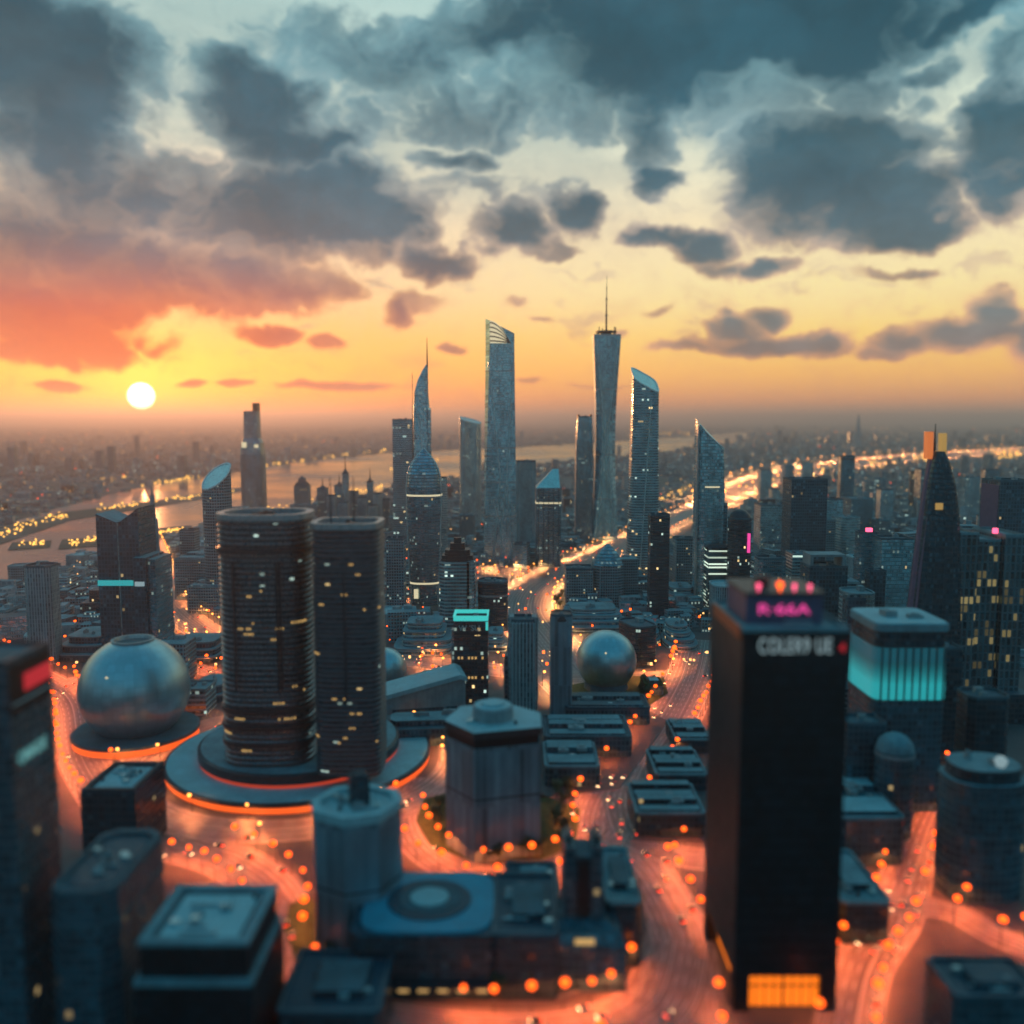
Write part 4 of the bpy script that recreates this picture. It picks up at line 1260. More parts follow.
def black_tower():
    gx, gy = G(790, 1012)
    s_ = mpp(gy, 80)
    w = 105 * s_; h = Zat(790, 632, gy); d = gy * .165
    X = (790.5 - 512) * s_
    t = thing('office_tower', 'black slab tower with white roof lettering and a pink sign box on top', 'tower', (X, gy + d / 2), 0, None, 45)
    lh = 15
    mb = MB(); mb.box(0, 0, lh, w, d, h - lh, 0, 1); mb.build('wall', ['black_tower', 'roof'], t)
    mb = MB()
    for i in range(1, 26):
        mb.box(0, -d / 2 - .15, lh + i * (h - lh - 12) / 26, w * .96, .3, .7)
    mb.build('floor_ledges', 'black', t)
    for sx in (-1, 1):
        for sy in (-1, 1):
            mb = MB(); mb.box(sx * (w / 2 - 3.2), sy * (d / 2 - 3.2), 0, 6.2, 6.2, lh); mb.build('corner_leg', 'black', t)
    mb = MB(); mb.box(0, 0, .9, w * .76, d * .9, lh - .9); mb.build('lobby', 'lobby', t)
    mb = MB()
    for i in range(9):
        mb.box(-w * .36 + i * w * .09, -d * .45 - .3, .9, .28 if i % 4 else .8, .4, lh - .9)
    mb.box(0, -d * .45 - .35, lh * .62, w * .76, .4, .5)
    mb.build('lobby_mullions', 'dark_metal', t)
    # roof
    mb = MB(); parapet(mb, rect(w * 1.0, d), h, 1.6, 1.2); mb.build('parapet', 'roof', t)
    mb = MB(); mb.box(-w / 2 - .35, -d * .05, h - 3.5, .7, d * .82, 5); mb.build('lit_edge', 'orange_lit', t)  # orange light along the parapet edge, put in as strip colour
    # penthouse
    pw = 78 * s_; ph = Zat(790, 597, gy + d * .2) - h
    mb = MB(); mb.box(-w * .02, d * .02, h + .05, pw, d * .55, ph, 0, 1); mb.build('penthouse', ['purple', 'dark_metal'], t)
    mb = MB(); mb.box(-w * .02, d * .02, h + ph, pw * 1.04, d * .58, 1.4); mb.build('penthouse_roof', 'dark_metal', t)
    yf = d * .02 - d * .275
    mb = MB(); mb.box(-w * .02, yf - .35, h + ph * .22, pw * .80, .5, ph * .62); mb.build('sign_panel', 'purple', t)
    text('R\u00b766A', ph * .50, (-w * .03, yf - .75, h + ph * .52), (PI / 2, 0, 0), 'pink', t, 'sign_lettering', .12, 1.0, 1.45, .02)
    text('COLER9 UE', 8.4, (-w * .01, -d / 2 - .3, h - 5.6), (PI / 2, 0, 0), 'white_sign', t, 'lettering', .2, 1.16, .58, 0.0)
    text('4', 5.0, (w * .43, -d / 2 - .3, h - 6.2), (PI / 2, 0, 0), 'red_sign', t, 'lettering', .2, 1.0, .9, .03)
    for i, (x, mt, r, zz) in enumerate(((-.34, 'pink_lamp', 1.0, 1.4), (-.06, 'lamp', 1.4, 1.6), (.13, 'pink_lamp', .9, 1.4), (.33, 'pink_lamp', .8, 1.8))):
        mb = MB()
        mb.tube((0, 0, 0), (0, 0, 1.2), .4)
        mb.loft([zr(ngon(r, 12), 1.2 + r * .15, .6), zr(ngon(r, 12), 1.2 + r * .9), zr(ngon(r, 12), 1.2 + r * 1.7, .55)], 0, 0, True)
        mb.build('roof_lamp', mt, t, (pw * x, yf + 3, h + ph + 1.4))
    mb = MB(); mb.box(0, 0, 0, 5, 4, 4); mb.build('rooftop_unit', 'dark_metal', t, (-pw * .2, 0, h + ph + 1.4))
    rooftop_units(t, w * .9, d * .3, h, 3, 4)
    roof_clutter(t, w * .94, d * .94, h, 61, 6)
black_tower()

def left_sign_tower():
    gx, gy = -178, 312
    d = 30.0
    xr_ = (48 - 512) * mpp(gy + d, 150) + .5
    w = 60
    h = Zat(20, 655, gy + 15)
    t = thing('office_tower', 'dark tower cut by the left edge with a red sign and teal lettering', 'tower', (xr_ - w / 2, gy + d / 2), 0, None, 40)
    mb = MB(); mb.loft([zr(rect(w, d), 0, 1.0), zr(rect(w, d), h)], 0, 1); mb.build('wall', ['near_blue', 'roof_dark'], t)
    mb = MB(); mb.box(w / 2 + .15, 0, h - 19, .3, d * .96, 18); mb.build('top_band', 'black', t)
    mb = MB(); parapet(mb, rect(w, d), h, 1.5, 1); mb.build('parapet', 'near_dark', t)
    mb = MB(); mb.box(w / 2 + .45, d * .14, h - 12.0, .5, d * .62, 6.2); mb.build('sign_panel', 'red_sign', t)
    mb = MB(); mb.box(w / 2 + .25, 0, h - 15.6, .5, d * .9, .8); mb.build('floor_band', 'roof_pale', t)
    text('OMADE', 6.6, (w / 2 + .4, -d * .06, h - 36), (PI / 2, 0, PI / 2), 'cyan_sign', t, 'lettering', .2, 1.0, .85, .05)
    mb = MB()
    for i in range(12): mb.box(w / 2 + .15, 0, h - 45 - i * 8, .3, d * .9, .7)
    mb.build('floor_ledges', 'near_dark', t)
left_sign_tower()

def picture_roof(xl, xr, yt, yb_depth, label, deep, coll, mat='near_dark', inset='roof_pale', shape='rect', name='office_block', step=True, e=3):
    """front row block of which mostly the roof shows"""
    gy = yb_depth
    h = Zat((xl + xr) / 2, yt, gy)
    w = (xr - xl) * mpp(gy, h)
    X = ((xl + xr) / 2 - 512) * mpp(gy, h)
    t = thing(name, label, 'block', (X, gy + deep / 2), 0, None, max(w, deep) * .6)
    P = rect(w, deep) if shape == 'rect' else chamf(w, deep, w * .22)
    if step:
        mb = MB(); mb.prism([(x * 1.03, y * 1.03) for x, y in P], 0, h - 14, 0, 1); mb.build('wall', [mat, 'roof'], t)
        mb = MB(); mb.prism([(x * 1.03, y * 1.03) for x, y in P], h - 14, h - 11.5, 0, 0, True); mb.build('terrace', coll, t)
        mb = MB(); mb.prism([(x * .94, y * .94) for x, y in P], h - 11.5, h, 0, 1); mb.build('top_storey', [mat, 'roof_dark'], t)
    else:
        mb = MB(); mb.prism(P, 0, h, 0, 1); mb.build('wall', [mat, 'roof_dark'], t)
        mb = MB(); mb.prism([(x * 1.01, y * 1.01) for x, y in P], h - 12, h - 10.5, 0, 0, True); mb.build('floor_band', coll, t)
    mb = MB(); parapet(mb, [(x * .97, y * .97) for x, y in P], h, 1.8, w * .09); mb.build('parapet', coll, t)
    mb = MB(); mb.prism([(x * .70, y * .70) for x, y in P], h + .05, h + .5, 0, 0); mb.build('roof_panel', inset, t)
    rooftop_units(t, w * .45, deep * .45, h + .5, 2, int(xl), 'roof', 2)
    roof_clutter(t, w * .86, deep * .86, h + .5, int(xl) + 1, 8)
    return t, w, h
picture_roof(134, 250, 948, 292, 'front dark block with a framed pale roof panel over a stepped terrace', 40, 'roof', 'black_tower')
picture_roof(42, 112, 898, 306, 'chamfered green grey block at lower left with a sunken dark roof', 52, 'roof_dark', 'near_blue', 'roof_navy', 'chamf', step=False)
picture_roof(80, 135, 793, 452, 'dark box block with a pale roof panel in front of the large globe', 40, 'near_dark', 'near_dark', 'roof_pale', step=False)
picture_roof(158, 224, 868, 500, 'low dark pavilion with a ridged roof beside the west road', 36, 'roof_dark', 'near_dark', 'roof_navy', step=False, name='pavilion')

def blue_roof_podium():
    gx, gy = G(430, 1000)
    h = Zat(430, 936, gy)
    s_ = mpp(gy, h)
    w = 152 * s_
    d = 50
    X = (424 - 512) * s_
    t = thing('podium_block', 'dark podium with a bright blue square roof ringed around a pale disc', 'block', (X, gy + d / 2), 0, None, 48)
    mb = MB(); mb.prism(chamf(w, d, 4), 0, h, 0, 1); mb.build('wall', ['near_dark', 'roof_navy'], t)
    mb = MB(); mb.prism(superell(w * .90, d * .96, 5), h, h + 1.2, 0, 0); mb.build('roof', 'roof_blue', t)
    for k, mt, z in ((.52, 'roof_navy', .6), (.38, 'roof_dark', 1.0), (.24, 'roof_pale', 1.8)):
        mb = MB(); mb.prism(ngon(w * .45 * k * 1.25, 48, 0, d * .46 * k * 1.35), h + 1.2, h + 1.2 + z, 0, 0); mb.build('roof_disc', mt, t)
    mb = MB()
    for i in range(7): mb.box(-w * .4 + i * w * .13, -d / 2 - .2, 3.5, w * .07, .4, 3)
    mb.build('lit_windows', 'warm_win', t)
    mb = MB(); mb.box(0, -d / 2 - 2, 7.2, w * .96, 4, .8); mb.build('canopy', 'dark_metal', t)
blue_roof_podium()
def deco_tower():
    gx, gy = G(586, 1000)
    h = Zat(586, 846, gy + 15)
    s_ = mpp(gy, h * .6)
    X = (586 - 512) * s_
    t = thing('office_tower', 'slim dark stepped tower with paired fins at its tip, amid low front blocks', 'tower', (X, gy + 22), 0, None, 24)
    mb = MB(); mb.loft([zr(rect(34, 34), 0), zr(rect(34, 34), h * .34), zr(rect(30, 30), h * .42), zr(rect(17, 17), h * .47), zr(rect(16, 16), h * .93)], 0, 1); mb.build('wall', ['near_blue', 'roof_dark'], t)
    for sx in (-1, 1):
        mb = MB(); mb.box(sx * 5.8, 0, h * .40, 4.4, 18, h * .60); mb.build('fin', 'near_blue', t)
        mb = MB(); mb.box(sx * 5.8, 0, h, 2.2, 9, h * .06); mb.build('fin_tip', 'dark_metal', t)
    mb = MB(); mb.box(0, -8.4, h * .44, 5, .8, h * .47); mb.build('window_strip', 'black_tower', t)
    mb = MB(); mb.box(0, -17.3, h * .36, 8, .5, 2.4); mb.build('lit_windows', 'warm_win', t)
deco_tower()
def low_block(xl, xr, yt, yb, deep, label, mat='near_dark', roof='roof_dark', inset='roof', rot=0.0, slabs=0, seed=1, units=3, name='low_block', foot=True, category='block'):
    gx, gy = G((xl + xr) / 2, yb)
    h = max(5, Zat((xl + xr) / 2, yt, gy))
    s_ = mpp(gy, h)
    w = (xr - xl) * s_
    t = thing(name, label, category, (((xl + xr) / 2 - 512) * s_, gy + deep / 2), rot, None, max(w, deep) * .5 if foot else 0)
    P = chamf(w, deep, 2)
    mb = MB(); mb.prism(P, 0, h, 0, 1); mb.build('wall', [mat, roof], t)
    mb = MB(); parapet(mb, [(x * 1.01, y * 1.01) for x, y in P], h, 1.4, 1.2); mb.build('parapet', roof, t)
    for i in range(slabs):
        mb = MB()
        y = -deep * .5 + deep * (i + .5) / slabs
        mb.box(0, 0, 0, w * .86, deep / slabs * .62, 2.2 + (i % 2) * 1.6, 0, 1); mb.build('roof_slab', [mat, inset], t, (0, y, h))
    if not slabs:
        mb = MB(); mb.box(0, 0, 0, w * .5, deep * .5, 3, 0, 1); mb.build('roof_slab', [mat, inset], t, (w * .05, 0, h))
    rooftop_units(t, w * .8, deep * .7, h + (2 if slabs else 0), units, seed, 'concrete', 2.5)
    if gy < 700: roof_clutter(t, w * .94, deep * .92, h + .2, seed + 50, 7)
    return t
low_block(492, 560, 938, 1000, 50, 'low dark block with lit ground floor between the blue podium and the stepped tower', 'near_dark', 'roof_navy', 'roof_dark', seed=2)
low_block(505, 560, 900, 935, 34, 'low flat roofed block behind the stepped tower on the front island', 'near_dark', 'roof_dark', 'roof', seed=3, foot=False)
low_block(606, 642, 905, 968, 50, 'small dark block at the boulevard corner, right of the stepped tower', 'near_dark', 'roof', 'roof_dark', seed=4)
low_block(545, 600, 768, 788, 44, 'grey flat block nearest the six sided block, between it and the boulevard', 'near_blue', 'roof', 'roof', seed=5, slabs=2)
low_block(544, 632, 738, 758, 46, 'wide slate roofed block in the middle of the boulevard row', 'near_blue', 'roof_dark', 'roof', seed=6, slabs=3)
low_block(566, 650, 709, 726, 34, 'wide navy roofed block at the far end of the boulevard row by the globe', 'near_blue', 'roof_navy', 'roof_dark', seed=7, slabs=2)
low_block(636, 706, 815, 838, 42, 'slatted teal roof block left of the foot of the black tower', 'near_dark', 'roof', 'roof', seed=8, slabs=4)
low_block(656, 708, 776, 792, 44, 'second slatted roof block, behind the one at the foot of the black tower', 'near_dark', 'roof', 'roof', seed=9, slabs=4)
low_block(676, 712, 741, 754, 44, 'farthest slatted roof block on the right side of the boulevard', 'near_dark', 'roof', 'roof', seed=10, slabs=3)
low_block(842, 906, 820, 866, 60, 'broad dark block right of the black tower with a pale ribbed roof edge', 'near_blue', 'roof', 'roof_pale', seed=11, slabs=2)
low_block(842, 892, 905, 945, 50, 'low teal roofed block by the east street, close right of the black tower', 'near_dark', 'roof', 'roof', seed=12)
low_block(955, 1050, 1000, 1075, 24, 'dark blue roofed block in the lower right corner', 'near_blue', 'roof_navy', 'roof_navy', seed=13)
low_block(275, 380, 1016, 1062, 40, 'dark roofed block cut off by the bottom edge', 'near_dark', 'roof_navy', 'roof_dark', seed=14)
low_block(645, 664, 686, 696, 24, 'small planted roof hall right of the smaller globe', 'near_blue', 'grass', 'roof_pale', seed=15, units=1)

# ---------------------------------------------------------------- west side
def twin_tower():
    gx, gy = G(118, 672)
    h = Zat(118, 516, gy); s_ = mpp(gy, h * .6)
    X = (118 - 512) * s_
    w = 42 * s_
    t = thing('office_tower', 'dark twin slab tower with notched top and cyan light belt behind the large globe', 'tower', (X, gy + 22), 0, None, 48)
    hz = Zat(108, 522, gy)
    for sx, top, slope in ((-.25, h * .985, -4), (.27, h, 7)):
        mb = MB()
        P = rect(w * .48, 40)
        mb.loft([zr(P, 0), [(x, y, top + slope * (x / (w * .24))) for x, y in P]], 0, 1)
        mb.build('slab', ['near_blue', 'roof'], t, (sx * w, 0, 0))
    mb = MB(); mb.box(0, -17, 0, w * .06, 4, h * .95); mb.build('joint', 'pale_metal', t)
    zc = Zat(118, 586, gy)
    mb = MB(); mb.box(0, -20.4, zc, w * 1.0, 1.2, 5); mb.build('light_belt', 'cyan', t)
    h2 = Zat(142, 557, gy)
    mb = MB(); mb.box(w * .58, -6, 0, w * .30, 44, h2, 0, 1); mb.build('side_slab', ['near_blue', 'roof'], t)
    mb = MB(); mb.box(w * .83, -4, 0, w * .18, 40, h2 - 2, 0, 1); mb.build('side_slab', ['glass_dark', 'roof'], t)
    mb = MB(); mb.box(w * .58, -28.6, zc + 1, w * .22, 1.2, 4); mb.build('light_belt', 'white_sign', t)
twin_tower()
plain_tower(24, 51, 568, 665, 'hazy slate twin ribbed tower left of the notched twin slab tower', 'ribbed', deep=.9, units=2, shape='chamf')
def ghost_spire():
    loc, w, d, h = place(146, 158, 520, 590, 1)
    t = thing('spire_tower', 'pale thin tapering spire between the twin slab tower and the slim round tower', 'tower', loc, 0, None, w)
    P = ngon(w / 2, 16)
    hz = Zat(151, 487, loc[1])
    mb = MB(); mb.loft([zr(P, 0, 1.1), zr(P, h * .5, .9), zr(P, h, .75), zr(P, h * 1.02, .5), zr(P, hz * .92, .35)], 0, 1); mb.build('facade', ['ribbed', 'roof'], t)
    mb = MB(); mb.tube((0, 0, hz * .92), (0, 0, hz), w * .1, .4); mb.build('spire', 'concrete', t)
ghost_spire()
plain_tower(180, 195, 531, 585, 'small dark square tower left of the slim slant topped round tower', 'concrete_grid', units=1)
low_block(173, 222, 560, 600, 60, 'gridded podium wrapped round the foot of the slim slant topped tower', 'concrete_grid', 'roof', 'roof', seed=31, slabs=2, foot=True)
low_block(186, 226, 588, 614, 46, 'lower curved podium on the bend of the west highway', 'concrete_grid', 'roof', 'roof', seed=32, slabs=2)

def notched_tower():
    loc, w, d, h = place(239, 262, 443, 520, 1)
    t = thing('office_tower', 'hazy lone tower across the west quarter with a notched top, in front of the river', 'tower', loc, 0, None, w)
    z2 = Zat(246, 411, loc[1]); z3 = Zat(255, 403, loc[1])
    P = superell(w, d, 4, 32)
    mb = MB(); mb.loft([zr(P, 0), zr(P, h * .85), zr(P, h, .9), zr(P, h * 1.06, .68), zr(P, z2, .64)], 0, 1); mb.build('facade', ['glass_dark', 'roof_dark'], t)
    mb = MB(); mb.box(w * .20, 0, z2, w * .22, d * .4, z3 - z2); mb.build('crown_fin', 'dark_metal', t)
    mb = MB(); mb.box(-w * .24, -d * .4, h * .94, w * .2, d * .2, h * .07); mb.build('lit_terrace', 'crown_light', t)
    mb = MB(); mb.box(w * .28, -d * .4, h * .94, w * .16, d * .2, h * .04); mb.build('lit_terrace', 'crown_light', t)
notched_tower()
t, loc, w, d, h = plain_tower(294, 308, 486, 520, 'small grey tower with a stepped pyramid cap behind the striped round tower', 'concrete_grid', units=0)
mb = MB(); P = rect(w, d); mb.loft([zr(P, h, .8), zr(P, h * 1.1, .75), zr(P, h * 1.1, .5), zr(P, h * 1.2, .45), zr(P, h * 1.28, .05)], 0, 0); mb.build('roof_cap', 'roof_dark', t)

# ---------------------------------------------------------------- the pack of thin towers between the round pair and the spire
rs = random.Random(41)
thin = [(322, 489, 10), (331, 496, 8), (339, 486, 9), (346, 474, 7), (353, 492, 9), (362, 498, 8), (370, 482, 6), (378, 494, 9), (386, 500, 8), (343, 503, 9), (357, 505, 9), (373, 506, 9), (330, 508, 9), (388, 512, 9)]
for i, (x, yt, wpx) in enumerate(thin):
    yb = 528 + (i * 7) % 13
    spire = i in (0, 2, 3, 6, 9)
    shape = ['square', 'ribbed', 'banded', 'round'][i % 4]
    t, loc, w, d, h = plain_tower(x - wpx / 2, x + wpx / 2, yt, yb, '', ['concrete_grid', 'ribbed', 'banded', 'glass_pale'][i % 4], 'thin_tower', 'round' if i % 4 == 3 else 'rect', units=1, group='thin towers in the pack left of the blade spire')
    THIN = globals().setdefault('THIN', [])
    THIN.append((x, t, shape, spire))
    if spire:
        mb = MB(); mb.loft([zr(rect(w, d), h, .8), zr(rect(w, d), h * 1.08, .2)], 0, 0); mb.build('roof_cap', 'roof_dark', t)
        mb = MB(); mb.tube((0, 0, h), (0, 0, h * 1.3), 1.6, .4); mb.build('spire', 'dark_metal', t)
ORD = ['first', 'second', 'third', 'fourth', 'fifth', 'sixth', 'seventh', 'eighth', 'ninth', 'tenth', 'eleventh', 'twelfth', 'thirteenth', 'fourteenth', 'fifteenth',
       'sixteenth', 'seventeenth', 'eighteenth', 'nineteenth', 'twentieth', 'twenty-first', 'twenty-second', 'twenty-third', 'twenty-fourth', 'twenty-fifth', 'twenty-sixth',
       'twenty-seventh', 'twenty-eighth', 'twenty-ninth', 'thirtieth'] 
ORD += [p + '-' + o for p in ('thirty', 'forty', 'fifty', 'sixty') for o in ORD[:9]]
for i, (x, t, shape, spire) in enumerate(sorted(THIN, key=lambda q: q[0])):
    t['label'] = '%s thin %s tower%s from the left behind the rounded square tower' % (ORD[i], shape, ' with spire' if spire else '')

# ---------------------------------------------------------------- east side
def sail_tower():
    gx, gy = G(945, 724)
    h = Zat(945, 452, gy); s_ = mpp(gy, h * .6)
    w = 56 * s_; d = w * .8
    X = (944 - 512) * s_
    t = thing('office_tower', 'dark sail shaped tower with glowing orange and yellow fins at its tip', 'tower', (X, gy + d / 2), 0, None, w * .7)
    prof = [(0, -.52, .54), (.3, -.45, .52), (.55, -.36, .47), (.75, -.28, .40), (.88, -.22, .30), (.96, -.16, .17), (1.0, -.12, .06)]
    n = 20
    rings = []
    for k, a, b in prof:
        cx, rx = (a + b) / 2 * w, (b - a) / 2 * w
        rings.append([(cx + rx * math.copysign(abs(math.cos(2 * PI * i / n)) ** .7, math.cos(2 * PI * i / n)), d / 2 * (1 - .5 * k) * math.copysign(abs(math.sin(2 * PI * i / n)) ** .7, math.sin(2 * PI * i / n)), h * k) for i in range(n)])
    mb = MB(); mb.loft(rings, 0, 1); mb.build('facade', ['near_dark', 'roof_dark'], t)
    mb = MB()
    for (k, a, b), (k2, a2, b2) in zip(prof[:-1], prof[1:]):
        mb.loft([[(a * w - .6, -2, h * k), (a * w + 2, -d * .35 * (1 - .5 * k), h * k), (a * w + 2, 0, h * k), (a * w - .6, 2, h * k)], [(a2 * w - .6, -2, h * k2), (a2 * w + 2, -d * .35 * (1 - .5 * k2), h * k2), (a2 * w + 2, 0, h * k2), (a2 * w - .6, 2, h * k2)]], 0, 0, True)
    mb.build('edge_strip', 'purple', t)
    zt = Zat(935, 432, gy)
    for x0, mt, ya, yb_, ww in ((-.24, 'orange_fin', .972, zt / h, .11), (.02, 'yellow_fin', .985, zt / h * .995, .09)):
        mb = MB()
        mb.loft([[(x0 * w + ww * w * e1, y, h * ya) for e1, y in ((0, -3), (1, -3), (1, 3), (0, 3))], [(x0 * w + ww * w * e1 - w * .01, y, h * yb_) for e1, y in ((0, -3), (1.0, -3), (1.0, 3), (0, 3))]], 0, 0, True)
        mb.build('crown_fin', mt, t)
    mb = MB(); mb.tube((-.08 * w, 0, h), (-.08 * w, 0, h * 1.1), 1, .3); mb.build('mast', 'dark_metal', t)
    mb = MB(); mb.box(-.06 * w, -d * .30, h * .79, w * .12, 2, 5); mb.build('lit_windows', 'yellow_fin', t)
    for k in (.16, .21):
        mb = MB(); mb.box(0, 0, 0, 5, 3, 6); mb.build('side_lamp', 'lamp', t, (-.50 * w, -d * .4, h * k))
sail_tower()

# upward light wash painted as glowing bands, each dimmer than the one below
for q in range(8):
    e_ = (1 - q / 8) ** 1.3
    M['cyan_fade_%d' % q] = glow('cyan_fade', (.012 + .018 * e_, .16 + .42 * e_, .21 + .41 * e_, 1), .34 + .18 * e_)
def teal_lit_building():
    gx, gy = G(908, 812)
    h = Zat(908, 625, gy); s_ = mpp(gy, h * .7)
    w = 74 * s_; d = 46
    X = (912 - 512) * s_
    t = thing('office_block', 'broad block wrapped in a glowing turquoise light band below its roof', 'block', (X, gy + d / 2), 0, None, 44)
    P = superell(w, d, 8, 40)
    za, zb, zc = Zat(908, 700, gy), Zat(908, 672, gy), Zat(908, 648, gy)
    mb = MB(); mb.loft([zr(P, 0), zr(P, za)], 0, 1); mb.build('wall', ['near_blue', 'roof'], t)
    mb = MB(); mb.loft([zr(P, za, 1.01), zr(P, za + (zb - za) * .6, 1.01)], 0, 1, True); mb.build('glow_band', ['cyan', 'dark_metal'], t)
    mb = MB(); mb.loft([zr(P, za + (zb - za) * .6, 1.0), zr(P, zc, 1.0)], 0, 1); mb.build('wash_glass', ['cyan_wash', 'dark_metal'], t)  # glass given a dim glow of its own for the light washing up
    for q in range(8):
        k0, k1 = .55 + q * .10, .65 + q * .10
        mb = MB(); mb.loft([zr(P, za + (zb - za) * k0, 1.004), zr(P, za + (zb - za) * k1, 1.004)], 0, 1, True); mb.build('glow_band', ['cyan_fade_%d' % q, 'dark_metal'], t)  # fade of the light wash, painted in steps of emission
    mb = MB(); mb.loft([zr(P, zc, .97), zr(P, h - 4, .97)], 0, 1); mb.build('top_storey', ['near_dark', 'roof'], t)
    mb = MB(); mb.loft([zr(P, h - 4, 1.03), zr(P, h, 1.03), zr(P, h + .8, .98)], 0, 1, True); mb.build('roof', ['roof', 'roof_pale'], t)
    for i in range(9):
        mb = MB(); mb.box(-w * .42 + i * w * .105, -d / 2 - .4, za, .8, .8, zc - za); mb.build('mullion', 'dark_metal', t)
    rooftop_units(t, w * .7, d * .6, h + .8, 4, 77)
teal_lit_building()

def yellow_lit_building():
    gx, gy = G(990, 720)
    h = Zat(990, 535, gy); s_ = mpp(gy, h * .6)
    w = 66 * s_; d = 50
    t = thing('office_block', 'wide block with tall yellow lit windows at the right edge', 'block', ((990 - 512) * s_, gy + d / 2), 0, None, 46)
    for i, (x, ww, k) in enumerate(((-.36, .28, 1.0), (-.02, .36, .96), (.34, .32, .99))):
        mb = MB(); mb.box(x * w, (i % 2) * 4, 0, ww * w, d, h * k, 0, 1); mb.build('wall', ['yellow_lit', 'roof'], t)
        mb = MB(); parapet(mb, [(px + x * w, py + (i % 2) * 4) for px, py in rect(ww * w, d)], h * k, 2, 1.2); mb.build('parapet', 'roof', t)
    mb = MB(); mb.box(0, -d * .1, 0, w * 1.2, d * 1.2, h * .16, 0, 1); mb.build('podium', ['near_dark', 'roof_dark'], t)
    mb = MB(); mb.box(0, 0, 0, 3, 3, 4); mb.build('roof_lamp', 'pink_lamp', t, (w * .12, -d * .3, h))
yellow_lit_building()
t, loc, w, d, h = plain_tower(996, 1032, 482, 640, 'dark slab tower with a reddish flank cut by the right edge', 'near_blue', units=2)
mb = MB(); mb.box(-w * .505, 0, 0, w * .02, d * .9, h * .98); mb.build('flank_panel', 'purple', t)
plain_tower(790, 826, 480, 592, 'blurred dark slab tower left of the sail shaped tower, nearest the east highway', 'near_blue', units=2, deep=.8)
plain_tower(838, 852, 457, 545, 'tall narrow tower standing before the east highway, left of the sail tower', 'glass_dark', shape='super', units=1, bands=((.97, 'dark_metal'),))
plain_tower(822, 842, 500, 566, 'shorter slab joined to the right of the blurred dark slab tower', 'glass_teal', units=1)
def far_spire():
    loc, w, d, h = place(855, 864, 432, 450, 1)
    t = thing('spire_tower', 'faint far spire on the horizon right of centre beyond the east highway', 'tower', loc, 0, None, w)
    P = ngon(w / 2, 12); z = Zat(859, 414, loc[1])
    mb = MB(); mb.loft([zr(P, 0, 1.2), zr(P, h, .8), zr(P, h * 1.02, .55), zr(P, z * .8, .3), zr(P, z, .06)], 0, 1); mb.build('facade', ['distant', 'roof'], t)
far_spire()
EAST = [  # xl, xr, top, base, wall, words
    (808, 846, 568, 668, 'near_blue', 'frame topped slate block directly right of the pink sign box'),
    (858, 878, 534, 640, 'glass_dark', 'dark square tower with a red roof lamp, two blocks left of the sail tower'),
    (880, 912, 540, 646, 'glass_teal', 'pale topped teal tower immediately left of the sail tower'),
    (868, 884, 572, 668, 'near_blue', 'low slim slab between two taller teal towers left of the sail tower'),
    (758, 786, 560, 640, 'glass_dark', 'dark slab behind the lamps of the pink sign box'),
    (846, 864, 600, 700, 'near_blue', 'narrow slab between the black tower and the turquoise lit block'),
    (884, 920, 756, 842, 'near_blue', None),
    (956, 1034, 768, 905, 'near_blue', None),
    (846, 884, 726, 826, 'near_blue', 'plain slate tower right beside the upper part of the black tower'),
    (930, 960, 650, 760, 'near_dark', 'dark slab under the sail shaped tower, right of the turquoise lit block'),
    (968, 1010, 700, 800, 'near_dark', 'dark block below the wide yellow lit block'),
    (760, 790, 506, 560, 'glass_teal', 'teal slab far behind the pink sign box'),
    (920, 938, 470, 520, 'glass_dark', 'far slab just left of the tip of the sail tower'),
    (985, 1000, 470, 520, 'glass_dark', 'far narrow slab right of the tip of the sail tower'),
    (760, 772, 470, 505, 'glass_teal', 'small far tower below the east highway bend'),
    (880, 893, 490, 530, 'glass_teal', 'small far tower below the east highway, left of the sail tower tip'),
]
for i, (a, b, c, e_, wl, lab) in enumerate(EAST):
    if lab is None: continue
    t, loc, w, d, h = plain_tower(a, b, c, e_, lab, wl, units=2, deep=.8, shape=['rect', 'chamf', 'rect'][i % 3])
    if i == 0:
        mb = MB()
        for sx in (-1, 1): mb.box(sx * w * .42, 0, h, w * .08, d * .8, 10)
        mb.box(0, 0, h + 10, w * .92, d * .8, 2); mb.build('roof_frame', 'concrete', t)
    if i == 1:
        mb = MB(); mb.box(0, 0, 0, 6, 4, 4); mb.build('roof_lamp', 'pink_lamp', t, (0, -d * .3, h + 2))
def dome_block():
    loc, w, d, h = place(882, 920, 756, 842, 1)
    t = thing('domed_block', 'round domed tower at the kerb of the east street', 'tower', loc, 0, None, w * .7)
    P = ngon(w / 2, 40)
    mb = MB(); mb.loft([zr(P, 0), zr(P, h)], 0, 1); mb.build('wall', ['near_blue', 'roof'], t)
    mb = MB(); mb.loft([zr(P, h, .98)] + [zr(P, h + w * .45 * math.sin(a), .98 * math.cos(a)) for a in (.2, .45, .7, .95, 1.2, 1.45)], 0, 0, smooth=True); mb.build('dome', 'roof', t)
    mb = MB(); mb.loft([zr(P, h - 3, 1.03), zr(P, h - 1, 1.03)], 0, 0, True); mb.build('floor_band', 'concrete', t)
dome_block()
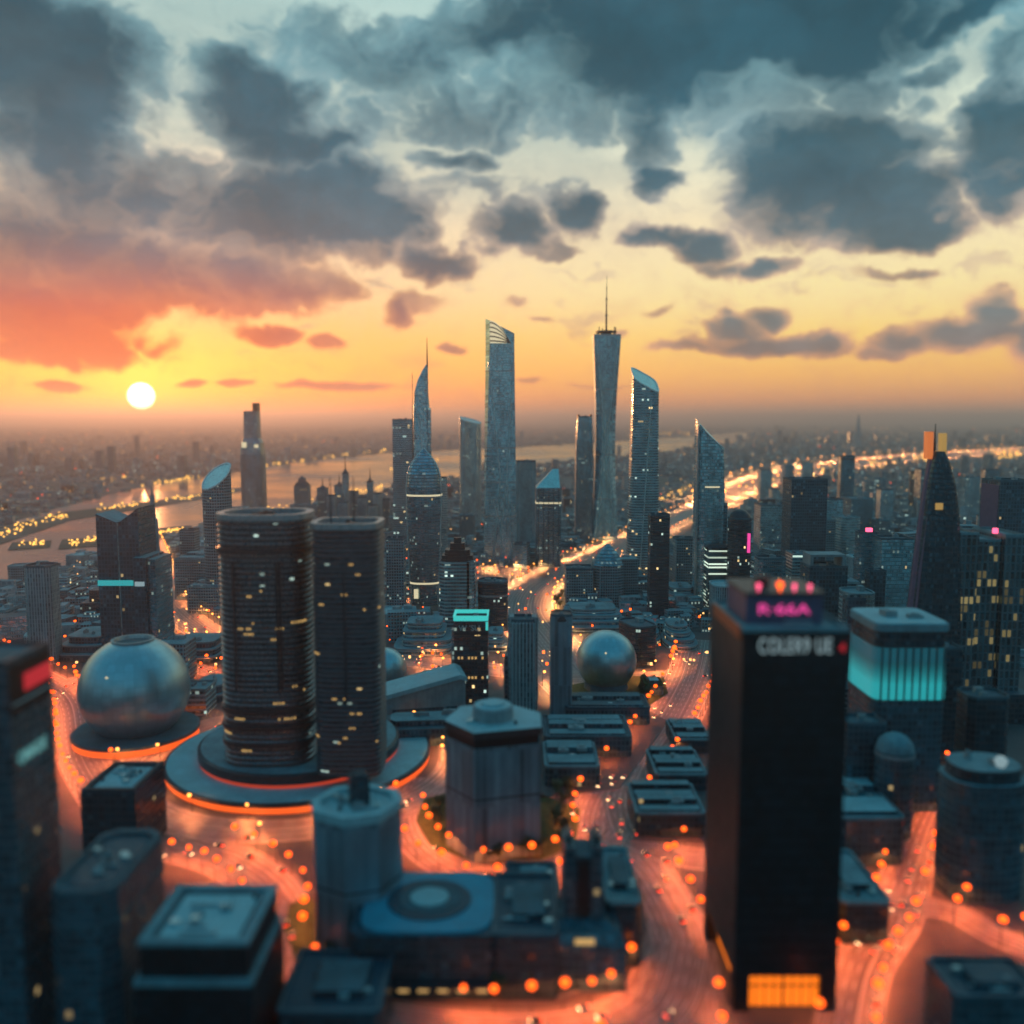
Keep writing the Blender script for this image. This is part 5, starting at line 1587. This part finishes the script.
def drum_building():
    loc, w, d, h = place(956, 1036, 774, 905, .8)
    t = thing('office_block', 'wide rounded block with stepped pale roof and a bright lamp, lower right', 'block', loc, 0, None, w * .55)
    P = superell(w, d, 2.6)
    mb = MB(); mb.loft([zr(P, 0), zr(P, h * .9)], 0, 1); mb.build('wall', ['near_blue', 'roof'], t)
    mb = MB(); mb.loft([zr(P, h * .9, .86), zr(P, h, .86)], 0, 1); mb.build('top_storey', ['near_dark', 'roof'], t)
    for k in (.25, .5, .75):
        mb = MB(); mb.loft([zr(P, h * k, 1.015), zr(P, h * k + 1.6, 1.015)], 0, 0, True); mb.build('floor_band', 'roof_dark', t)
    mb = MB(); mb.loft([zr(ngon(3.2, 12), 0, .6), zr(ngon(3.2, 12), 3), zr(ngon(3.2, 12), 5, .5)], 0, 0, True); mb.build('roof_lamp', 'white_sign', t, (w * .14, -d * .2, h))
    rooftop_units(t, w * .6, d * .6, h, 4, 91)
drum_building()

# ---------------------------------------------------------------- terraced podiums in the middle quarter
def terraced(xl, xr, yt, yb, deep, label, tiers=4, mat='banded', e=5, seed=1):
    gx, gy = G((xl + xr) / 2, yb)
    h = max(14, Zat((xl + xr) / 2, yt, gy)); s_ = mpp(gy, h * .5)
    w = (xr - xl) * s_
    t = thing('terraced_block', label, 'block', (((xl + xr) / 2 - 512) * s_, gy + deep / 2), 0, None, max(w * .42, deep * .42))
    P = superell(w, deep, e, 40)
    z = 0
    for i in range(tiers):
        k = 1 - .13 * i
        dz = h / tiers
        off = (random.Random(seed + i).uniform(-.04, .04) * w, deep * .05 * i)
        mb = MB(); mb.loft([[(x * k + off[0], y * k + off[1], z) for x, y in P], [(x * k + off[0], y * k + off[1], z + dz - 1.4) for x, y in P]], 0, 1); mb.build('storey', [mat, 'roof'], t)
        mb = MB(); mb.loft([[(x * k * 1.025 + off[0], y * k * 1.025 + off[1], z + dz - 1.4) for x, y in P], [(x * k * 1.025 + off[0], y * k * 1.025 + off[1], z + dz) for x, y in P]], 0, 1, True); mb.build('terrace', ['concrete', 'roof'], t)
        z += dz
    rooftop_units(t, w * .4, deep * .4, z, 3, seed)
terraced(394, 452, 628, 656, 60, 'long terraced podium of stacked decks under the bullet tower', 4, seed=1)
terraced(486, 506, 636, 652, 44, 'small terraced podium right of the teal rimmed tower', 3, seed=2)
terraced(556, 632, 614, 632, 70, 'long stacked deck podium below the pointed roof block', 4, seed=3)
terraced(634, 664, 630, 646, 60, 'dark stacked deck podium at the foot of the slim near black slab', 3, seed=4, e=3)
terraced(668, 702, 632, 652, 70, 'oval stacked deck podium left of the black tower', 4, seed=5, e=2.4)
terraced(670, 700, 590, 608, 60, 'stacked deck block at the foot of the curved shoulder tower', 3, seed=6)
terraced(52, 104, 640, 662, 60, 'low stacked roof block left of the notched twin slab tower', 3, 'near_blue', seed=7)
terraced(160, 216, 645, 664, 50, 'low stacked roof block on the west highway bend, right of the twin slab tower', 3, 'near_blue', seed=8)
terraced(188, 224, 690, 704, 40, 'curved white deck block between the large globe and the striped tower', 2, 'near_blue', seed=9, e=2.5)
plain_tower(386, 404, 540, 612, 'gridded grey slab at the left foot of the bullet tower', 'concrete_grid', units=2)
plain_tower(676, 695, 540, 596, 'gridded slab between the highway and the curved shoulder tower', 'concrete_grid', units=2)
plain_tower(440, 447, 478, 560, 'thin pale tower just right of the bullet tower tip', 'glass_pale', units=1)
# ---------------------------------------------------------------- street lamps
def lamp_parts(kind):
    pole = MB()
    pole.tube((0, 0, 0), (0, 0, 1.0), .34, .28)
    pole.tube((0, 0, 1.0), (0, 0, 11.6), .2, .12)
    pole.tube((0, 0, 11.5), (1.9, 0, 12.1), .12, .1)
    o = pole.build('street_lamp', 'dark_metal')
    hd = MB()
    r = 1.8 if kind == 'orange' else 1.2
    hd.loft([[(1.7 + r * math.cos(a) * math.cos(2 * PI * i / 10), r * math.cos(a) * math.sin(2 * PI * i / 10), 11.8 + .8 * r * math.sin(a)) for i in range(10)] for a in (-1.45, -.9, -.3, .3, .9, 1.45)], 0, 0, True, True)
    h = hd.build('lamp_globe', 'lamp' if kind == 'orange' else 'lamp_gold', o)
    ld = bpy.data.lights.new('lamp_light', 'SPOT')
    ld.energy = {'orange': 11500, 'amber': 20000, 'gold': 46000, 'mast': 1.7e6}[kind]
    ld.color = {'orange': (1.0, .17, .04), 'amber': (1.0, .26, .07), 'gold': (1.0, .38, .13), 'mast': (1.0, .36, .12)}[kind]
    ld.spot_size = R(166)
    ld.spot_blend = .3
    ld.shadow_soft_size = .8
    l = bpy.data.objects.new('lamp_light', ld)
    COL.objects.link(l)
    l.parent = o; l.location = (1.7, 0, 9.7)
    return o
PROTO = {k: lamp_parts(k) for k in ('orange', 'amber', 'gold', 'mast')}
used = {k: False for k in PROTO}
def add_lamp(kind, x, y, rz, label, group):
    p = PROTO[kind]
    if not used[kind]:
        o = p; used[kind] = True
    else:
        o = p.copy(); COL.objects.link(o)
        for ch in p.children:
            c = ch.copy(); COL.objects.link(c); c.parent = o
    k_ = 3 if kind == 'mast' else rl.choice((.72, .85, .95, 1.0, 1.08))
    o.scale = (k_, k_, k_ if kind == 'mast' else max(.9, k_))
    o.location = (x, y, .1); o.rotation_euler.z = rz
    tag(o, label, 'street lamp', group)
    return o
WHERE = {
    'east_highway': ('mast', 210, 'the far east highway'),
    'highway': ('gold', 34, 'the curving highway'), 'tower_street': ('gold', 36, 'the street under the tallest tower'), 'back_street': ('amber', 58, 'the street behind the bullet tower'),
    'cross_street': ('amber', 24, 'the terraced podium street'), 'boulevard': ('orange', 15, 'the wide boulevard'), 'east_curve': ('orange', 22, 'the kerb below the slatted roof blocks'),
    'west_highway': ('amber', 26, 'the west highway bend'), 'west_road': ('orange', 15, 'the front road round the blue podium'), 'south_road': ('orange', 22, 'the framed roof side road'),
    'hex_loop': ('orange', 15, 'the six sided block loop'), 'dome_street': ('orange', 24, 'the street behind the large globe'), 'east_street': ('orange', 16, 'the street right of the black tower'),
    'east_branch': ('orange', 24, 'the branch road at the lower right'), 'ring_road': ('amber', 40, 'the ring road round the plinth'),
}
rl = random.Random(5)
bpy.context.view_layer.update()
DG = bpy.context.evaluated_depsgraph_get()
def clear_ground(x, y):
    hit, loc, *_ = SC.ray_cast(DG, Vector((x, y, 520)), Vector((0, 0, -1)))
    return hit and loc.z < 2
def in_sight(x, y):
    # the lamp head or the pavement round it can be seen from the camera
    for dx, dy, z in ((0, 0, 12.5), (9, 0, 1.5), (-9, 0, 1.5), (0, -9, 1.5)):
        q = Vector((x + dx, y + dy, z)); c = Vector((0, 0, H))
        hit, *_ = SC.ray_cast(DG, c, (q - c).normalized(), distance=(q - c).length - 2)
        if not hit: return True
    return False
MASTS = []
n_l = 0
for nm, (line, w, w2) in ROADS.items():
    kind, step, words = WHERE[nm]
    for side, sw in ((1, 'left'), (-1, 'right')):
        acc, k, row = step * .4, 0, []
        for i in range(1, len(line)):
            a, b = line[i - 1], line[i]
            seg = math.dist(a, b)
            while acc <= seg:
                t_ = acc / seg
                ww = w + (w2 - w) * i / len(line)
                dx, dy = (b[0] - a[0]) / seg, (b[1] - a[1]) / seg
                x = a[0] + (b[0] - a[0]) * t_ - dy * side * (ww / 2 - 1.5)
                y = a[1] + (b[1] - a[1]) * t_ + dx * side * (ww / 2 - 1.5)
                acc += step * rl.uniform(.82, 1.2) * (1.0 if y < 1500 or kind == 'mast' else y / 1500)
                px, py = pix(x, y, 8)
                if -25 < px < 1050 and 425 < py < 1048 and y < 7600 and all(clear_ground(x + a, y + b) for a, b in ((0, 0), (2, 0), (-2, 0), (0, 2), (0, -2))):
                    clash = False
                    for n2, (l2, wa, wb) in ROADS.items():
                        if n2 != nm and any(math.hypot(q[0] - x, q[1] - y) < wa / 2 - 3 for q in l2[::2]):
                            clash = True; break
                    if not clash and (kind == 'mast' or in_sight(x, y)):
                        row.append((x, y, math.atan2(dy, dx) - side * PI / 2))
            acc -= seg
        for k, (x, y, rz) in enumerate(row):
            edge = 'outer' if (nm in ('ring_road', 'hex_loop') and side < 0) else 'inner' if nm in ('ring_road', 'hex_loop') else sw
            lab = '%s %s lamp along the %s edge of %s' % (ORD[k], {'orange': 'orange', 'amber': 'amber', 'gold': 'golden', 'mast': 'tall golden'}[kind], edge, words)
            if kind == 'mast':
                MASTS.append((x, y, rz)); continue
            add_lamp(kind, x, y, rz, lab, 'street lamps of ' + words)
            n_l += 1
print('lamps', n_l, len(MASTS))
# the floodlight masts of the far highway, a few pixels each: one mass
mb = MB()
pm = PROTO['mast']
for ch in [pm] + list(pm.children):
    if ch.type != 'MESH': continue
    mi = 1 if 'globe' in ch.name else 0
    for x, y, rz in MASTS:
        c_, s_ = math.cos(rz) * 3, math.sin(rz) * 3
        b = len(mb.v)
        for v in ch.data.vertices:
            mb.v.append((x + v.co.x * c_ - v.co.y * s_, y + v.co.x * s_ + v.co.y * c_, v.co.z * 3))
        for p in ch.data.polygons:
            mb.f.append(tuple(b + i for i in p.vertices)); mb.m.append(mi); mb.sm.append(False); mb.uv.append([(0, 0)] * len(p.vertices))
far_lamps = mb.build('distant_lamps', ['dark_metal', 'lamp_gold'])
tag(far_lamps, 'rows of golden floodlights along the far east highway', 'lamps', None, 'stuff')
lm = [c for c in pm.children if c.type == 'LIGHT'][0]
for x, y, rz in MASTS:
    l = lm.copy(); COL.objects.link(l); l.parent = far_lamps
    l.location = (x + 5 * math.cos(rz), y + 5 * math.sin(rz), 29)
for ch in list(pm.children): bpy.data.objects.remove(ch)
bpy.data.objects.remove(pm)

# ---------------------------------------------------------------- cars
def car_parts():
    b = MB()
    b.loft([zr(chamf(4.5, 1.85, .35), .35), zr(chamf(4.6, 1.9, .3), .75), zr(chamf(4.45, 1.8, .35), 1.0)], 0, 0, True)
    o = b.build('car', 'paint_dark')
    c = MB(); c.loft([zr(chamf(2.6, 1.7, .3), 1.0), zr(chamf(1.8, 1.4, .3), 1.5)], 0, 1); c.build('cabin', ['glass_car', 'paint_dark'], o)
    for sx in (-1, 1):
        for sy in (-1, 1):
            wl = MB(); wl.tube((0, -.12, 0), (0, .12, 0), .34, n=12); wl.build('wheel', 'black', o, (sx * 1.4, sy * .88, .34))
    for sy in (-1, 1):
        hl = MB(); hl.box(0, 0, 0, .3, .5, .32); hl.build('headlight', 'car_head', o, (2.25, sy * .6, .62))
        tl = MB(); tl.box(0, 0, 0, .3, .5, .28); tl.build('tail_light', 'car_tail', o, (-2.25, sy * .6, .66))
    return o
M['paint_dark'] = plain('car_paint_dark', (.03, .035, .045, 1), .25, .3, .1)
M['paint_pale'] = plain('car_paint_pale', (.55, .56, .56, 1), .25, .1, .1)
M['glass_car'] = plain('car_glass', (.02, .025, .03, 1), .08, 0, .1)
M['car_head'] = glow('headlight', (1, .62, .3, 1), 12)
M['car_tail'] = glow('tail_light', (1, .06, .02, 1), 10)
car0 = car_parts()
pale_me = car0.data.copy(); pale_me.materials[0] = M['paint_pale']
rc = random.Random(12)
n_c = 0
PLAN = [('boulevard', 44, 'the wide boulevard'), ('cross_street', 12, 'the terraced podium street'), ('west_road', 30, 'the front road round the blue podium'),
        ('hex_loop', 6, 'the six sided block loop'), ('east_street', 20, 'the street right of the black tower'), ('highway', 34, 'the curving highway'),
        ('ring_road', 8, 'the ring road round the plinth'), ('west_highway', 14, 'the west highway bend'), ('dome_street', 5, 'the street behind the large globe')]
for nm, cnt, words in PLAN:
    line, w, w2 = ROADS[nm]
    got = []
    for _ in range(cnt * 4):
        i = rc.randrange(2, len(line) - 2)
        if line[i][1] > 2300: continue
        a, b = line[i - 1], line[i]
        seg = math.dist(a, b) or 1
        dx, dy = (b[0] - a[0]) / seg, (b[1] - a[1]) / seg
        lanes = max(1, int((w / 2 - 2) / 3.6))
        lane = (rc.randrange(lanes) + .5) * 3.6
        s_ = rc.choice((-1, 1))
        f = rc.random()
        x = a[0] + (b[0] - a[0]) * f + dy * s_ * lane
        y = a[1] + (b[1] - a[1]) * f - dx * s_ * lane
        px, py = pix(x, y, 1)
        if not (0 < px < 1024 and py < 1024) or taken(x, y, -2): continue
        if any(math.hypot(x - q[0], y - q[1]) < 7 for q in got): continue
        got.append((x, y, math.atan2(dy * s_, dx * s_), rc.random() < .45))
        if len(got) >= cnt: break
    got.sort(key=lambda q: q[1])
    kd = {True: 0, False: 0}
    for x, y, rz, pale in got:
        if n_c == 0:
            o = car0
        else:
            o = car0.copy(); COL.objects.link(o)
            for ch in car0.children:
                c = ch.copy(); COL.objects.link(c); c.parent = o
        if pale: o.data = pale_me
        o.location = (x, y, .62); o.rotation_euler.z = rz
        tag(o, '%s nearest %s car on %s' % (ORD[kd[pale]], 'pale' if pale else 'dark', words), 'car', 'cars on ' + words)
        kd[pale] += 1
        n_c += 1
print('cars', n_c)

# ---------------------------------------------------------------- trees
def tree_parts():
    rt = random.Random(3)
    tr = MB()
    tr.tube((0, 0, 0), (.1, 0, 3.2), .34, .2)
    for a in range(5):
        tr.tube((.1, 0, 2.6 + a * .3), (1.7 * math.cos(a * 1.3), 1.7 * math.sin(a * 1.3), 5 + a * .3), .14, .05, 6)
    o = bpy.data.objects.new('broadleaf_tree', None); COL.objects.link(o)
    tr.build('trunk', 'bark', o)
    cr = MB()
    lobes = [(rt.uniform(-1.7, 1.7), rt.uniform(-1.7, 1.7), rt.uniform(4.2, 7.4), rt.uniform(1.0, 1.9)) for _ in range(11)]
    for lx, ly, lz, lr in lobes:
        for _ in range(70):
            v = Vector((rt.gauss(0, 1), rt.gauss(0, 1), rt.gauss(0, 1))).normalized() * lr * rt.uniform(.5, 1.05)
            p = Vector((lx, ly, lz)) + v
            n = (v.normalized() + Vector((rt.uniform(-.7, .7), rt.uniform(-.7, .7), rt.uniform(-.2, .8)))).normalized()
            a = n.orthogonal().normalized(); b = n.cross(a)
            s_ = rt.uniform(.22, .42)
            cr.face([p - a * s_, p + b * s_ * .6, p + a * s_, p - b * s_ * .6])
    cr.build('crown', 'leaf', o)
    return o
tree0 = tree_parts()
CL = [('the six sided block lawn', [(424, 802, 440, 846, 7), (556, 790, 590, 850, 12), (446, 850, 560, 868, 6)]),
      ('the green bank by the eight sided tower', [(284, 900, 312, 965, 12), (318, 962, 350, 978, 4)]),
      ('the lawn around the smaller silver globe', [(568, 694, 592, 708, 5), (628, 680, 664, 704, 12)]),
      ('the front island kerb below the blue roof', [(350, 992, 500, 1004, 8)]),
      ('the teal roof verge', [(530, 566, 566, 572, 10)]),
      ('the verge beside the pointed roof block', [(552, 596, 566, 612, 6)])]
n_t = 0
rq = random.Random(8)
for words, boxes in CL:
    pts = []
    for x0, y0, x1, y1, n in boxes:
        for _ in range(n * 5):
            x, y = G(rq.uniform(x0, x1), rq.uniform(y0, y1))
            if any(math.hypot(x - q[0], y - q[1]) < 5 for q in pts) or taken(x, y, -14) or near_road(x, y, 1.5): continue
            pts.append((x, y))
            if sum(1 for _ in pts) >= sum(b[4] for b in boxes): break
    pts.sort(key=lambda q: pix(q[0], q[1], 0)[0])
    for k, (x, y) in enumerate(pts):
        if n_t == 0: o = tree0
        else:
            o = tree0.copy(); COL.objects.link(o)
            for ch in tree0.children:
                c = ch.copy(); COL.objects.link(c); c.parent = o
        s_ = rq.uniform(.8, 1.45)
        o.location = (x, y, .7); o.scale = (s_, s_, s_ * rq.uniform(.85, 1.1)); o.rotation_euler.z = rq.uniform(0, 6)
        tag(o, '%s leafy tree from the left on %s' % (ORD[k], words), 'tree', 'trees on ' + words)
        n_t += 1
print('trees', n_t)

# ---------------------------------------------------------------- the lesser buildings of the city
ANCH = [((500, 500), 'the tallest slanted tower'), ((606, 470), 'the antenna tower'), ((423, 540), 'the bullet tower'), ((265, 500), 'the striped round tower'), ((350, 510), 'the thin tower pack'),
        ((130, 600), 'the notched twin slab tower'), ((215, 540), 'the slim slant topped tower'), ((712, 520), 'the curved shoulder tower'), ((645, 480), 'the flaring banded tower'), ((790, 560), 'the pink sign box'),
        ((845, 500), 'the tall narrow east tower'), ((945, 500), 'the sail shaped tower'), ((910, 640), 'the turquoise lit block'), ((990, 580), 'the yellow lit block'), ((40, 600), 'the hazy ribbed twin'),
        ((608, 600), 'the pointed roof block'), ((60, 690), 'the red sign tower'), ((760, 500), 'the bend of the east highway'), ((548, 520), 'the folded teal roof tower'), ((960, 720), 'the wide rounded block'), ((680, 580), 'the slim near black slab')]
TYPES = [('grey flat roofed block', 'concrete_grid', 'roof'), ('dark glass block', 'glass_navy', 'roof_dark'), ('pale glass block', 'glass_pale', 'roof'), ('teal glass block', 'glass_teal', 'roof_dark'),
         ('banded office block', 'banded', 'roof'), ('ribbed stone block', 'ribbed', 'roof_pale')]
rf = random.Random(77)
items = []
def dens_h(px, py, y):
    if px > 735: return rf.choice((14, 22, 30, 42, 60, 85)) * rf.uniform(.8, 1.25) * (1 if y > 900 else .8)
    if px < 230: return rf.choice((8, 12, 16, 24, 34)) * rf.uniform(.8, 1.2)
    return rf.choice((9, 12, 16, 22, 30, 44)) * rf.uniform(.8, 1.2)
tries = 0
while len(items) < 285 and tries < 30000:
    tries += 1
    py = 478 + 240 * rf.random() ** 1.5
    px = rf.uniform(-10, 1034)
    x, y = G(px, py)
    if y > 3000: continue
    w, d = rf.uniform(20, 46), rf.uniform(20, 46)
    r = max(w, d) * .62
    if taken(x, y, r) or near_road(x, y, r * .9): continue
    if 400 < px < 760 and y < 3000 and any(near_road(x, y + q, r) for q in (50, 100, 150)): continue
    if any(inside(W, x + a, y + b) for W in (W1,) for a in (-r, r) for b in (-r, r)): continue
    hh = dens_h(px, py, y)
    FOOT.append((x, y, r))
    items.append((x, y, w, d, hh, rf.randrange(len(TYPES)), rf.random()))
print('fill', len(items), tries)
byl = {}
for it in items:
    px, py = pix(it[0], it[1], it[4])
    a = min(ANCH, key=lambda q: (q[0][0] - px) ** 2 + ((q[0][1] - py) * 1.6) ** 2)
    tall = 'tall ' if it[4] > 48 else 'low ' if it[4] < 15 else ''
    byl.setdefault((a[1], tall, it[5]), []).append((px, it))
for (anchor, tall, ty), lst in byl.items():
    lst.sort(key=lambda q: q[0])
    words, wall, roof = TYPES[ty]
    for k, (px, (x, y, w, d, hh, _, rnd)) in enumerate(lst):
        rot = (R(rf.choice((0, 0, 8, -12, 20))) if y > 800 else 0)
        form = int(rnd * 5)
        mb = MB()
        if form == 0:
            mb.prism(rect(w, d), 0, hh, 0, 1)
        elif form == 1:
            mb.prism(chamf(w, d, min(w, d) * .2), 0, hh, 0, 1)
        elif form == 2:
            mb.prism(rect(w, d), 0, hh * .6, 0, 1); mb.prism(rect(w * .66, d * .7, 0, w * .1, d * .08), hh * .6, hh, 0, 1)
        elif form == 3:
            mb.prism([(-w / 2, -d / 2), (w / 2, -d / 2), (w / 2, d / 2), (w * .1, d / 2), (w * .1, 0), (-w / 2, 0)], 0, hh, 0, 1)
        else:
            mb.prism(superell(w, d, 3.5, 24), 0, hh, 0, 1)
        o = mb.build('city_block', [wall, roof], None, (x, y, 0), rot)
        tag(o, ('%s %s%s from the left near %s' % (ORD[k], tall, words, anchor)), 'building', 'lesser buildings of the middle city')
        if form in (0, 1, 4):
            pb = MB(); parapet(pb, {0: rect(w * 1.01, d * 1.01), 1: chamf(w * 1.01, d * 1.01, min(w, d) * .2), 4: superell(w * 1.01, d * 1.01, 3.5, 24)}[form], hh, 1.6, 1.0); pb.build('parapet', roof, o)
        ub = MB(); ub.box(0, 0, 0, w * rf.uniform(.14, .3), d * rf.uniform(.14, .3), rf.uniform(2, 5)); ub.build('rooftop_unit', 'concrete', o, (w * .2, d * .15, hh))
        if rnd * 5 % 1 > .5:
            ub = MB(); ub.box(0, 0, 0, w * .12, d * .3, rf.uniform(1.5, 3)); ub.build('rooftop_unit', 'roof_dark', o, (-w * .2, d * .1, hh if form not in (2, 3) else (hh * .6 if form == 2 else .1)))

# everything smaller and farther: one mass
def far_mass():
    rr = random.Random(99)
    mb, lt = MB(), MB()
    n = 0
    def ok(x, y, r):
        if any(inside(W, x, y) for W in (W1,)): return False
        return True
    # fine grain between the individual buildings
    for _ in range(9000):
        py = 462 + 170 * rr.random() ** 1.4; px = rr.uniform(-20, 1044)
        x, y = G(px, py)
        if y < 950 or y > 5000: continue
        w, d = rr.uniform(8, 22), rr.uniform(8, 22)
        if taken(x, y, w * .7) or not ok(x, y, 20) or near_road(x, y, w * .7) or (400 < px < 760 and any(near_road(x, y + q, w * .6) for q in (30, 60, 90, 120))): continue
        hh = rr.choice((5, 7, 9, 12, 16)) * rr.uniform(.8, 1.3)
        if px > 735 and rr.random() < .15: hh *= 2.5
        mb.box(x, y, 0, w, d, hh, rr.randrange(3), 3, rr.choice((0, .2, -.3)), False); n += 1
    for _ in range(9000):
        py = 427 + 50 * rr.random() ** 1.25; px = rr.uniform(-20, 1044)
        x, y = G(px, py)
        if y > 26000 or y < 2600: continue
        k = y / 3500
        w, d = rr.uniform(14, 34) * max(1, k * .7), rr.uniform(14, 34) * max(1, k * .7)
        if not ok(x, y, w) or near_road(x, y, w): continue
        if any(near_road(*G(px, py - q), 60) for q in (0, 3, 6, 9, 12, 15)) and px > 700: continue
        hh = rr.choice((8, 12, 16, 24)) * rr.uniform(.8, 1.3)
        if rr.random() < .05: hh *= rr.uniform(2, 4.5)
        if px < 400 and y > 6000: hh *= .7
        mb.box(x, y, 0, w, d, hh, rr.randrange(3), 3, rr.choice((0, .2, -.3)), False); n += 1
    o = mb.build('distant_buildings', ['distant', 'concrete_grid', 'glass_dark', 'roof'])
    tag(o, 'dense mass of small far buildings covering both river banks to the horizon', 'buildings', None, 'stuff')
    print('mass', n)
    # lit quays, streets and windows far off: countless small lights
    def dot(x, y, z, s_, m=None):
        lt.box(x, y, z, s_, s_, s_, m if m is not None else 0 if rr.random() < .8 else 1)
    LINES = [([(-5, 536), (30, 526), (68, 516)], 60, 7), ([(95, 511), (150, 503), (200, 497), (240, 490)], 60, 3), ([(18, 546), (45, 544)], 26, 4), ([(68, 545), (98, 541)], 34, 4), ([(158, 534), (184, 530)], 30, 3),
             ([(250, 513), (290, 506), (330, 498), (390, 485)], 60, 3), ([(100, 481), (125, 478)], 20, 2), ([(140, 486), (170, 482), (200, 477)], 30, 2), ([(236, 470), (320, 459), (390, 450)], 40, 2), ([(390, 470), (440, 461)], 20, 2),
             ([(560, 441), (640, 436), (700, 432)], 34, 2), ([(745, 489), (800, 474), (860, 465)], 34, 3), ([(870, 466), (920, 458), (936, 456)], 44, 5), ([(990, 456), (1030, 452)], 50, 6), ([(640, 508), (690, 490)], 40, 4), ([(520, 478), (580, 470)], 14, 2)]
    for pts, cnt, spread in LINES:
        for _ in range(cnt):
            f = rr.random() * (len(pts) - 1); i = int(f); f -= i
            px = pts[i][0] + (pts[i + 1][0] - pts[i][0]) * f; py = pts[i][1] + (pts[i + 1][1] - pts[i][1]) * f + rr.gauss(0, spread * .4)
            x, y = G(px, py)
            dot(x, y, 3, y / 900 * rr.uniform(.7, 1.5), 2)
    for _ in range(620):
        py = 428 + 75 * rr.random() ** 1.3; px = rr.uniform(0, 1024)
        x, y = G(px, py)
        if not ok(x, y, 0) or y > 26000: continue
        dot(x, y, rr.uniform(8, 20), y / 900 * rr.uniform(.3, .8))
    for _ in range(420):
        py = 490 + 120 * rr.random(); px = rr.uniform(0, 1024)
        x, y = G(px, py)
        if not ok(x, y, 0) or near_road(x, y, 2): continue
        dot(x, y, rr.uniform(8, 16), y / 900 * rr.uniform(.5, 1.1))
    for _ in range(330):
        px, py = rr.uniform(385, 712), 545 + 130 * rr.random()
        x, y = G(px, py)
        if taken(x, y, -4) or not ok(x, y, 0): continue
        dot(x, y, rr.uniform(3, 7), rr.uniform(1.0, 2.4), 0 if rr.random() < .4 else 1)
    for _ in range(60):
        px, py = rr.uniform(50, 222), 600 + 80 * rr.random()
        x, y = G(px, py)
        if taken(x, y, -4): continue
        dot(x, y, rr.uniform(3, 7), rr.uniform(1.0, 2.2), 0 if rr.random() < .4 else 1)
    o = lt.build('distant_lights', ['gold_spark', 'lamp', 'quay_gold'])
    tag(o, 'scattered golden lights along the far quays and streets', 'lights', None, 'stuff')
far_mass()
# the lit spit of land that divides the river on the west side
struct(flat_poly('spit', [(-40, 541), (0, 528), (66, 512), (120, 506), (200, 494), (244, 487), (244, 491), (200, 500), (120, 513), (70, 521), (0, 545), (-40, 556)], 1.2, 'ground'))

for pl in ([(8, 551), (50, 548), (52, 541), (12, 543)], [(58, 550), (104, 546), (106, 538), (62, 540)], [(148, 539), (192, 534), (192, 526), (152, 529)]):
    struct(flat_poly('jetty', pl, 1.4, 'ground'))

# ---------------------------------------------------------------- haze
hz = MB()
hz.loft([[(x, y, -1) for x, y in ((-61000, -3500), (61000, -3500), (61000, 90500), (-61000, 90500))], [(x, y, 540) for x, y in ((-61000, -3500), (61000, -3500), (61000, 90500), (-61000, 90500))]], 0, 0, True)
hm = bpy.data.materials.new('haze'); hm.use_nodes = True
ht = NT(hm.node_tree); ht.n.clear()
ho = ht.new('ShaderNodeOutputMaterial'); hp = ht.new('ShaderNodeVolumePrincipled')
hp.inputs['Color'].default_value = (.88, .89, .95, 1)
hp.inputs['Density'].default_value = 7.0e-5
hp.inputs['Anisotropy'].default_value = .68
ht.l.new(hp.outputs[0], ho.inputs['Volume'])
M['haze'] = hm
o = hz.build('haze', 'haze')
o['kind'] = 'stuff'
o['label'] = 'thin evening haze hanging over the whole city'; o['category'] = 'haze'
